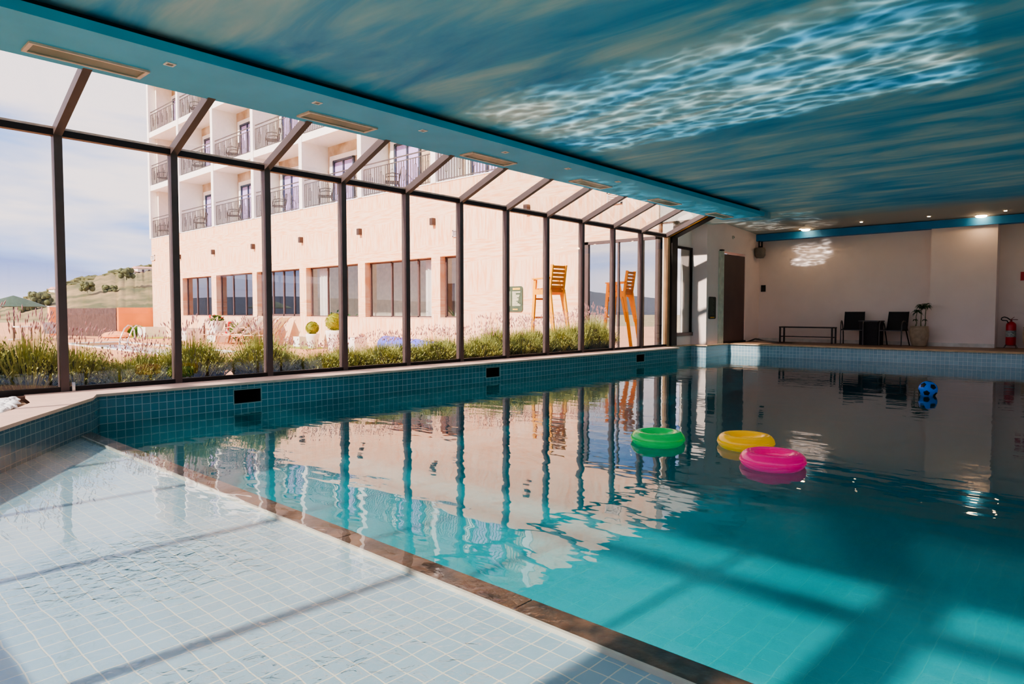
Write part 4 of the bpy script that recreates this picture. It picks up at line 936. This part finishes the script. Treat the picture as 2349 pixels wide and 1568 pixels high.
# pool ladder
p = at(226, 782, 2, ZG); lad = empty('pool_ladder', (xs[0] + 1.2, ysp[1] + .1, ZG), R(20), 'polished steel pool ladder at the far edge of the outdoor pool', 'ladder')
for sx in (-.28, .28):
    MB().tube([(sx, .55, 0), (sx, .52, .6), (sx, .4, .8), (sx, .2, .85), (sx, 0, .7), (sx, -.25, .2), (sx, -.3, -.35)], .035, 8).build('handrail', steel, lad)
MB().box(-.28, .28, -.33, -.25, -.12, -.09).box(-.28, .28, -.3, -.22, .1, .13).build('step', steel, lad)

# fence, orange wall, gate pillars
fa, fb = Vector((-50.5, 12.2, ZG)), Vector((-45.2, 13.9, ZG))
f = MB(); n = 44; d = (fb - fa) / n
for k in range(n): f.bar(fa + d * (k + .5), fa + d * (k + .5) + Vector((0, 0, 1.75)), d.length * .9, .05, (-d.y, d.x, 0))
t = empty('board_fence', tuple(fa), 0, 'dark brown upright board fence beyond the outdoor pool', 'fence'); f.v = [tuple(Vector(v) - fa) for v in f.v]
f.build('boards', mat('dark_fence', (96, 72, 66), .8, 0, .2, 6), t)
r_ = MB().bar((0, .06, .4), fb - fa + Vector((0, .06, .4)), .06).bar((0, .06, 1.4), fb - fa + Vector((0, .06, 1.4)), .06); r_.build('rails', MATS['dark_fence'], t)
ow_ = MB(); pts = [(-45.1, 13.9), (-45.6, 15.3), (-44.4, 17.4)]
ow_.prism([(-45.1, 13.9), (-44.95, 13.95), (-44.3, 15.65), (-44.3, 15.9), (-45.3, 15.9)], ZG, ZG + 1.78)
t = tag(ow_.build('garden_wall', mat('orange_garden_wall', (226, 130, 62), .9, 0, .12, 1)), 'orange rendered garden wall between the board fence and the hotel corner', 'wall')
t = empty('gate_pillar', tuple(fa + Vector((-.45, -.2, 0))), 0, 'orange rendered gate pillar at the left end of the board fence', 'pillar')
MB().box(-.25, .25, -.25, .25, 0, 1.82).build('shaft', mat('peach_pillar', (238, 164, 116), .8), t); MB().box(-.29, .29, -.29, .29, 1.82, 1.9).build('cap', stucco_w, t)
p = at(325, 768, 2, ZG); t = empty('green_shrub', (-43.9, 14.6, ZG), 0, 'small round green shrub at the foot of the orange wall', 'shrub')
q = random.Random(9); b = MB(); b.ball((0, 0, .3), .35, 12, jit=.1)
for k in range(300): a_ = q.uniform(0, 6.28); z = q.uniform(0, 1); n = Vector(((1 - z * z) ** .5 * cos(a_), (1 - z * z) ** .5 * sin(a_), z)); c_ = n * .42 + Vector((0, 0, .2)); u = n.orthogonal().normalized() * .07; b.add([c_ - u, c_ + n * .12, c_ + u], [(0, 1, 2)])
b.build('foliage', green_f, t, smooth=False); MB().tube([(0, 0, 0), (0, 0, .3)], .04, 6).build('stem', stem_m, t)
b = MB().ball((0, 0, .12), .75, 14, (1.5, 1, .35), .12); o = b.build('boulder', mat('orange_rock', (222, 150, 104), .9, 0, .2, 3, bump=.4)); o.location = (-43.6, 13.4, ZG); tag(o, 'low orange boulder beside the small green shrub', 'rock')
b = MB().prism([(-44.3, 13.6), (-40.4, 13.9), (-39.6, 15.5), (-44.2, 15.5)], ZG, ZG + .03); tag(b.build('lawn_patch', mat('lawn_green', (150, 156, 58), .9, 0, .3, 4)), 'small patch of green lawn at the hotel corner', 'lawn', kind='stuff')
b = MB().prism([(-27.3, 14.4), (-24, 14.2), (-24, 15.4), (-27.3, 15.5)], ZG, ZG + .02); tag(b.build('lawn_patch', MATS['lawn_green']), 'narrow strip of lawn under the topiary pots', 'lawn', kind='stuff')
# parasol and pool furniture at the far left
p = at(33, 760, 0, -44); t = empty('garden_parasol', (-44, p.y, ZG), 0, 'dark green open parasol at the left edge beyond the lavender', 'parasol')
MB().tube([(0, 0, 0), (0, 0, 2.35)], .035, 8).build('pole', mat('parasol_pole', (60, 54, 66), .5), t); MB().lathe([(0, 2.4), (.6, 2.2), (1.3, 1.92), (1.55, 1.8), (1.55, 1.78), (0, 2.34)], 8).build('canopy', mat('parasol_green', (66, 84, 66), .8), t); MB().lathe([(0, 0), (.28, 0), (.28, .06), (0, .08)], 12).build('base', stucco_w, t)
p = at(60, 768, 2, ZG + .0); t = empty('terrace_table', (-41.5, at(62, 760, 0, -41.5).y, ZG), R(10), 'pale square table on the terrace left of the gate pillar', 'table')
MB().box(-.55, .55, -.45, .45, .72, .78).build('tabletop', stucco_w, t)
for sx in (-.5, .5):
    for sy in (-.4, .4): MB().box(sx - .03, sx + .03, sy - .03, sy + .03, 0, .72).build('leg', iron, t)
t = empty('terrace_chair', (-40, at(122, 760, 0, -40).y, ZG), R(100), 'grey sling chair on the terrace in front of the board fence', 'chair')
MB().add([(-.28, -.25, .42), (.28, -.25, .42), (.28, .25, .40), (-.28, .25, .40), (.27, .5, .98), (-.27, .5, .98)], [(0, 1, 2, 3), (3, 2, 4, 5)]).build('sling', mat('grey_sling', (172, 160, 162), .8), t)
for sx in (-.28, .28): MB().tube([(sx, -.3, 0), (sx, -.26, .6), (sx, .2, .62), (sx, .35, 0)], .02, 6).build('frame_side', iron, t)

# ================================================================== LAVENDER
def lav(seed, spread=1.0):
    q = random.Random(seed); t = empty('lavender_bush', (0, 0, 0)); b = MB(); fl_ = MB(); core = MB()
    core.ball((0, 0, .2), .36, 12, (1, 1, .8), .15)
    for k in range(1900):
        a = q.uniform(0, 2 * pi); le = q.uniform(0, 1) ** .6 * 1.0; r0 = q.uniform(0, .22); L = q.uniform(.42, .64) * (1.05 - .3 * le)
        base = Vector((r0 * cos(a), r0 * sin(a), .06)); dr_ = Vector((cos(a) * le * .85, sin(a) * le * .85, 1.15 - .55 * le)).normalized()
        mid = base + dr_ * L * .6; tip = base + dr_ * L + Vector((cos(a), sin(a), .2)) * .03 * q.random(); s_ = Vector((-sin(a + q.random()), cos(a + q.random()), 0)) * .0042
        b.add([base - s_, mid - s_ * 1.3, tip, mid + s_ * 1.3, base + s_], [(0, 1, 2, 3, 4)])
        for e in range(2):
            aa = q.uniform(0, 6.28); m2 = base + dr_ * L * q.uniform(.5, .9); b.add([m2, m2 + Vector((cos(aa) * .024, sin(aa) * .024, .02)), m2 + Vector((cos(aa) * .012 - sin(aa) * .005, sin(aa) * .012 + cos(aa) * .005, .028))], [(0, 1, 2)])
    for k in range(95):
        a = q.uniform(0, 2 * pi); le = q.uniform(0, .9); d_ = Vector((cos(a) * le * .7, sin(a) * le * .7, 1)).normalized(); p0 = Vector((.1 * cos(a), .1 * sin(a), .3)); L = q.uniform(.36, .56); p1 = p0 + d_ * L
        s_ = Vector((-sin(a), cos(a), 0)) * .0035; b.add([p0 - s_, p1, p0 + s_], [(0, 1, 2)])
        n_ = 5; hw = .0075; hl = q.uniform(.035, .06); vs = [p1 - d_ * .01]
        for j in range(n_): vs.append(p1 + d_ * hl * .5 + Vector((hw * cos(2 * pi * j / n_), hw * sin(2 * pi * j / n_), 0)))
        vs.append(p1 + d_ * hl); fl_.add(vs, [(0, 1 + j, 1 + (j + 1) % n_) for j in range(n_)] + [(1 + j, n_ + 1, 1 + (j + 1) % n_) for j in range(n_)])
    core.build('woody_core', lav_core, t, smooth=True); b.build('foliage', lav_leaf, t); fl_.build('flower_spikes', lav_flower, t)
    return t
LV = [lav(11), lav(12), lav(13)]
# (photo column, distance row x, height factor)
ys_b = [(.7, -9.25, 1.45), (1.3, -9.15, 1.5), (1.9, -9.2, 1.3), (2.4, -9.3, 1.1), (2.9, -9.2, .8), (3.3, -9.4, .95), (3.8, -9.3, 1.2), (4.75, -9.3, 1.2), (5.25, -9.6, .8), (5.75, -9.3, .75), (6.3, -9.4, .85), (6.9, -9.3, .9), (7.5, -9.45, .9), (8.1, -9.3, 1.0), (8.7, -9.5, .95), (9.3, -9.3, 1.0), (9.9, -9.45, 1.25), (10.5, -9.3, 1.15), (11.1, -9.45, 1.2), (11.75, -9.3, 1.25), (12.35, -9.4, 1.3), (13.0, -9.3, 1.5), (13.6, -9.45, 1.35)]
names_b = ['nearest bay at the left edge', 'left edge pane, second from the frame', 'just left of the first dark post', 'just right of the first dark post', 'low dip where the outdoor pool shows', 'just left of the second post', 'behind the reflected green ring, tall and dark', 'tall one just left of the third post', 'just right of the third post, low', 'in front of the smaller topiary', 'in front of the larger topiary', 'just right of the fourth post',
           'at the left end of the blue pool cover', 'in front of the blue cover, left half', 'just right of the fifth post over the blue cover', 'at the right end of the blue cover', 'just right of the sixth post', 'below the green rules board', 'left of the lifeguard chair legs', 'at the foot of the lifeguard chair', 'right of the lifeguard chair before the mirror glazing', 'largest with pale flowers before the mirror glazing', 'last one, rightmost with bare twiggy side']
for i, (y, x, k) in enumerate(ys_b):
    o = LV[i] if i < 3 else copy_tree(LV[i % 3])
    o.location = (x, y, .11); o.rotation_euler = (0, 0, rnd.uniform(0, 6.28)); o.scale = (1.05 + .1 * (k - 1), 1.05, k)
    tag(o, 'lavender bush outside the glass, ' + names_b[i], 'lavender bush', 'lavender bushes along the outside of the glass')
for i in range(6):   # more of the same bed, toward the near end
    o = copy_tree(LV[i % 3]); o.location = (-9.9 - .5 * (i % 2), -.2 - .7 * i, .1); o.scale = (1.1, 1.1, 1.1); tag(o, 'lavender bush in the bed beyond the left edge of the photo', 'lavender bush', 'lavender bushes along the outside of the glass')

# sapling seen only as a reflection in the mirror glazing
def hill(name, pts, m, depth=60, base=-4):
    """ridge: pts are (x, y, z) along the crest"""
    q = random.Random(len(pts)); mb = MB(); vs = []; fs = []; crest = []
    for i in range(len(pts) - 1):
        a, b = Vector(pts[i]), Vector(pts[i + 1]); n = 8
        for k in range(n): crest.append(a.lerp(b, k / n) + Vector((0, 0, q.uniform(-.4, .4) * (abs(a.z) * .04 + .3))))
    crest.append(Vector(pts[-1])); rows = 8
    for c_ in crest:
        out = Vector((c_.x, c_.y, 0)).normalized()
        for r__ in range(rows + 1):
            f = r__ / rows; p_ = Vector((c_.x, c_.y, 0)) - out * depth * (1 - f); z = base + (c_.z - base) * (f ** 1.3) + (q.uniform(-1, 1) * .008 * c_.z if 0 < r__ < rows else 0)
            vs.append((p_.x, p_.y, z))
    for i in range(len(crest) - 1):
        for r__ in range(rows): a = i * (rows + 1) + r__; fs.append((a, a + rows + 1, a + rows + 2, a + 1))
    mb.add(vs, fs); mb.smooth = True
    return struct(name, mb, m)
hill_m = mat('olive_hillside', (96, 92, 54), .95, 0, .35, .16, c2=(160, 132, 90))
prof = [(-140, 712), (-40, 705), (0, 700), (40, 692), (89, 676), (132, 663), (152, 653), (194, 640), (265, 625), (297, 620), (341, 612), (420, 600), (520, 590)]
hill('hillside', [tuple(at(px, py, 0, -230)) for px, py in prof], hill_m, 120, -6)
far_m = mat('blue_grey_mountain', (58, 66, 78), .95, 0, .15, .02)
hill('mountain', [(-640, 60, 6), (-640, -60, 14), (-600, -160, 12), (-520, -260, 15), (-430, -330, 10), (-370, -400, 13), (-330, -430, 19), (-300, -450, 15), (-250, -470, 9), (-160, -500, 12), (-60, -520, 18), (60, -520, 32), (200, -480, 30), (330, -400, 26)], far_m, 150, -8)
hill('mountain', [(520, -200, 20), (540, -60, 36), (560, 100, 44), (540, 260, 30), (460, 420, 20)], far_m, 150, -8)
# houses and trees on the hill
roof_m = mat('pinkish_roof', (206, 150, 134), .8); tree_m = mat('hill_tree', (98, 98, 60), .9, 0, .3, 3, bump=.5)
for i, (px, py, w_, lab) in enumerate(((307, 622, 5, 'small pale house on the hill crest, left one near the hotel corner'), (327, 614, 8, 'wide pale house on the hill crest beside the hotel corner'), (128, 661, 3.5, 'small orange house on the hill crest left of the first post'), (12, 694, 9, 'low pale house on the horizon at the left edge'))):
    p = at(px, py, 0, -226); t = empty('hill_house', (-226, p.y, p.z - 1.5), 0, lab, 'house', 'houses on the hill')
    w_ *= .6
    MB().box(-3, 3, -w_ / 2, w_ / 2, -2.5, 1.2).build('walls', stucco_w, t)
    MB().add([(-3.4, -w_ / 2 - .3, 1.2), (3.4, -w_ / 2 - .3, 1.2), (3.4, w_ / 2 + .3, 1.2), (-3.4, w_ / 2 + .3, 1.2), (0, -w_ / 2, 1.9), (0, w_ / 2, 1.9)], [(0, 1, 4), (2, 3, 5), (1, 2, 5, 4), (3, 0, 4, 5), (0, 3, 2, 1)]).build('roof', roof_m, t)
    MB().box(3.0, 3.06, -w_ / 4, -w_ / 4 + .6, 0, .8).box(3.0, 3.06, w_ / 4 - .6, w_ / 4, 0, .8).build('windows', bronze, t)
q = random.Random(21); tb = None
for i, (px, py, s_, lab) in enumerate(((86, 684, 4.4, 'round green tree on the slope left of the first post'), (102, 690, 5.2, 'larger green tree on the slope just left of the first post'), (290, 630, 5, 'green tree on the crest left of the hill houses'), (60, 708, 5, 'dark green tree low on the slope at the left'), (68, 716, 4, 'small bush like tree at the foot of the slope'), (200, 660, 4.5, 'green tree halfway up the slope between the first two posts'), (252, 668, 4.5, 'green tree on the slope above the fence'))):
    p = at(px, py, 0, -200)
    if tb is None:
        tb = empty('hillside_tree', (0, 0, 0)); c_ = MB()
        for k in range(26): c_.ball((q.uniform(-.6, .6), q.uniform(-.75, .75), q.uniform(-.2, .6)), q.uniform(.2, .38), 9, jit=.3)
        c_.build('crown', tree_m, tb); MB().tube([(0, 0, -.7), (0, 0, .3)], .06, 6).build('trunk', stem_m, tb); o = tb
    else: o = copy_tree(tb)
    o.location = tuple(p); o.scale = (s_ * .42,) * 3; o.rotation_euler = (0, 0, i); tag(o, lab, 'tree', 'trees on the hillside')

q = random.Random(77); sb = MB()
for k in range(420):
    px = q.uniform(-60, 420); crest = 712
    for (a, b), (c_, d_) in zip(prof[:-1], prof[1:]):
        if a <= px <= c_: crest = b + (d_ - b) * (px - a) / (c_ - a)
    py = crest + (q.random() ** 1.6) * 70 + 1; p = at(px, py, 0, -232 + 34 * (py - crest) / 70)
    if p.z < -3: continue
    r__ = q.uniform(.5, 1.7); sb.ball(tuple(p), r__, 7, (1.1, 1.5, .75), .3)
tag(sb.build('hillside_scrub', mat('scrub_foliage', (92, 92, 54), .95, 0, .35, .4, c2=(128, 118, 72))), 'low olive scrub scattered over the hillside', 'scrub', kind='stuff')
# ================================================================== LIGHT
world = bpy.data.worlds.new('sky'); sc.world = world; world.use_nodes = True; nt = world.node_tree; nt.nodes.clear()
wo = nt.nodes.new('ShaderNodeOutputWorld'); bg = nt.nodes.new('ShaderNodeBackground'); tc = nt.nodes.new('ShaderNodeTexCoord')
mp = N(nt, 'ShaderNodeMapping'); mp.inputs['Scale'].default_value = (1.2, 1.2, 7.5); mp.inputs['Location'].default_value = (.6, .2, .35); nt.links.new(tc.outputs['Generated'], mp.inputs[0])
nz = N(nt, 'ShaderNodeTexNoise'); nz.inputs['Scale'].default_value = 1.35; nz.inputs['Detail'].default_value = 5; nz.inputs['Roughness'].default_value = .5; nz.inputs['Distortion'].default_value = .4; nt.links.new(mp.outputs[0], nz.inputs['Vector'])
r = N(nt, 'ShaderNodeValToRGB'); e = r.color_ramp.elements; e[0].position = .36; e[0].color = lin((58, 104, 184)); e[1].position = .56; e[1].color = lin((226, 212, 214))
m_ = e.new(.43); m_.color = lin((136, 160, 212)); nt.links.new(nz.outputs['Fac'], r.inputs[0])
sz = N(nt, 'ShaderNodeSeparateXYZ'); nt.links.new(tc.outputs['Generated'], sz.inputs[0])
hz_ = N(nt, 'ShaderNodeMapRange', interpolation_type='SMOOTHSTEP'); hz_.inputs['From Min'].default_value = .11; hz_.inputs['From Max'].default_value = -.02; hz_.inputs['To Max'].default_value = .8; nt.links.new(sz.outputs['Z'], hz_.inputs['Value'])
hm = N(nt, 'ShaderNodeMix', data_type='RGBA'); nt.links.new(hz_.outputs[0], hm.inputs['Factor']); nt.links.new(r.outputs[0], hm.inputs['A']); hm.inputs['B'].default_value = lin((214, 204, 210))
nt.links.new(hm.outputs['Result'], bg.inputs['Color']); bg.inputs['Strength'].default_value = 1.2; nt.links.new(bg.outputs[0], wo.inputs[0])

EL, AZ = R(37), R(3.6)
sd = Vector((sin(AZ) * cos(EL), cos(AZ) * cos(EL), -sin(EL)))
sun = bpy.data.lights.new('sun', 'SUN'); sun.energy = 4.2; sun.angle = R(1.5); sun.color = (1, .91, .82)
so = bpy.data.objects.new('sun', sun); col.objects.link(so); so.rotation_euler = sd.to_track_quat('-Z', 'Y').to_euler(); so.location = (0, -20, 20)

# added patterned lamps imitate sun reflected by ripples onto ceiling, soffit and far wall
def caustic_light(name, pos, rects, energy, scale=3.2, hz=3.7, lobe=None):
    L = bpy.data.lights.new(name, 'POINT'); L.energy = energy; L.shadow_soft_size = .01; L.color = (1, .97, .93); L.use_nodes = True
    o = bpy.data.objects.new(name, L); col.objects.link(o); o.location = pos
    nt = L.node_tree; em = [n for n in nt.nodes if n.type == 'EMISSION'][0]
    tc = N(nt, 'ShaderNodeTexCoord'); sp = N(nt, 'ShaderNodeSeparateXYZ'); nt.links.new(tc.outputs['Normal'], sp.inputs[0])
    def M_(op, a, b=None, c=None, clamp=False):
        n = N(nt, 'ShaderNodeMath', operation=op, use_clamp=clamp)
        for i, v in enumerate((a, b, c)):
            if v is None: continue
            if isinstance(v, (int, float)): n.inputs[i].default_value = v
            else: nt.links.new(v, n.inputs[i])
        return n.outputs[0]
    nzv = sp.outputs['Z']; H_ = hz - pos[2]
    zz = M_('MAXIMUM', nzv, .02)
    X_ = M_('ADD', M_('MULTIPLY', M_('DIVIDE', sp.outputs['X'], zz), H_), pos[0]); Y_ = M_('ADD', M_('MULTIPLY', M_('DIVIDE', sp.outputs['Y'], zz), H_), pos[1])
    cb = N(nt, 'ShaderNodeCombineXYZ'); nt.links.new(X_, cb.inputs[0]); nt.links.new(Y_, cb.inputs[1])
    mp = N(nt, 'ShaderNodeMapping'); mp.inputs['Scale'].default_value = (1.0, 1.7, 1); mp.inputs['Rotation'].default_value = (0, 0, R(10)); nt.links.new(cb.outputs[0], mp.inputs[0])
    nz = N(nt, 'ShaderNodeTexNoise'); nz.inputs['Scale'].default_value = 1.6; nz.inputs['Detail'].default_value = 2; nt.links.new(mp.outputs[0], nz.inputs['Vector'])
    ad = N(nt, 'ShaderNodeVectorMath', operation='MULTIPLY_ADD'); ad.inputs[1].default_value = (.5, .5, 0); nt.links.new(nz.outputs['Color'], ad.inputs[0]); nt.links.new(mp.outputs[0], ad.inputs[2])
    v = N(nt, 'ShaderNodeTexVoronoi', feature='SMOOTH_F1'); v.inputs['Scale'].default_value = scale; v.inputs['Smoothness'].default_value = .35; nt.links.new(ad.outputs[0], v.inputs['Vector'])
    w_ = M_('POWER', M_('MULTIPLY', v.outputs['Distance'], 1.45), 3.2)
    pat = M_('ADD', w_, .10)
    mask = None
    for (x0, x1, y0, y1, sf, amp) in rects:
        nw = N(nt, 'ShaderNodeTexNoise'); nw.inputs['Scale'].default_value = 1.3; nt.links.new(cb.outputs[0], nw.inputs['Vector']); jit = M_('MULTIPLY_ADD', nw.outputs['Fac'], .8, -.4)
        def edge(val, lo, hi):
            n = N(nt, 'ShaderNodeMapRange', interpolation_type='SMOOTHSTEP'); n.inputs['From Min'].default_value = lo; n.inputs['From Max'].default_value = hi; nt.links.new(val, n.inputs['Value']); return n.outputs[0]
        Xj, Yj = M_('ADD', X_, jit), M_('ADD', Y_, jit)
        k = M_('MULTIPLY', M_('MULTIPLY', edge(Xj, x0, x0 + sf), edge(Xj, x1, x1 - sf)), M_('MULTIPLY', edge(Yj, y0, y0 + sf * 1.6), edge(Yj, y1, y1 - sf * .5)))
        k = M_('MULTIPLY', k, amp); mask = k if mask is None else M_('MAXIMUM', mask, k)
    # undo the point light's fall-off with angle so that the plane is lit evenly
    comp = M_('DIVIDE', 1.0, M_('POWER', M_('MAXIMUM', nzv, .08), 3.0))
    st_ = M_('MULTIPLY', M_('MULTIPLY', pat, mask), M_('MINIMUM', comp, 60.0))
    up = M_('GREATER_THAN', nzv, .05)
    nt.links.new(M_('MULTIPLY', st_, up), em.inputs['Strength'])
    return o
caustic_light('added_ripple_lamp', (-3.4, 4.6, .06), [(-6.35, -.9, 5.6, 8.9, .5, 1.0)], 190, 4.8)
caustic_light('added_ripple_lamp', (-6.9, 13.0, .06), [(-8.2, -6.55, 9.0, 19.6, .5, .55), (-6.6, -5.6, 16.6, 19.8, .5, .4), (-7.3, -5.85, 20.9, 23.4, .3, .35)], 150, 4.4, 3.6)

world.light_settings.distance = 4; world.light_settings.ao_factor = .06
sc.cycles.use_fast_gi = True; sc.cycles.fast_gi_method = 'ADD'; sc.render.use_simplify = False
for n, o in enumerate([o for o in list(col.objects) if o.name.startswith('round_downlight') or o.name.startswith('ceiling_spot')]):
    l = bpy.data.lights.new('downlight_lamp', 'SPOT'); l.energy = 2 if o.name.startswith('round') else 1.2; l.spot_size = R(150); l.spot_blend = .8; l.color = (1, .82, .62); l.shadow_soft_size = .05
    q_ = bpy.data.objects.new('downlight_lamp', l); col.objects.link(q_); q_.location = o.location + Vector((0, -.0, -.05))
sc.view_settings.view_transform = 'AgX'; sc.view_settings.look = 'AgX - Medium High Contrast'; sc.view_settings.exposure = 1.08; sc.view_settings.gamma = 1.0
cy = sc.cycles
cy.max_bounces = 7; cy.diffuse_bounces = 3; cy.glossy_bounces = 4; cy.transparent_max_bounces = 14; cy.use_adaptive_sampling = True; cy.adaptive_threshold = .08; cy.adaptive_min_samples = 12; cy.use_light_tree = True; cy.transmission_bounces = 4; cy.volume_bounces = 0
cy.caustics_reflective = False; cy.caustics_refractive = False; cy.sample_clamp_indirect = 6; cy.use_denoising = True
try: cy.denoiser = 'OPENIMAGEDENOISE'; cy.denoising_input_passes = 'RGB_ALBEDO_NORMAL'
except Exception: pass
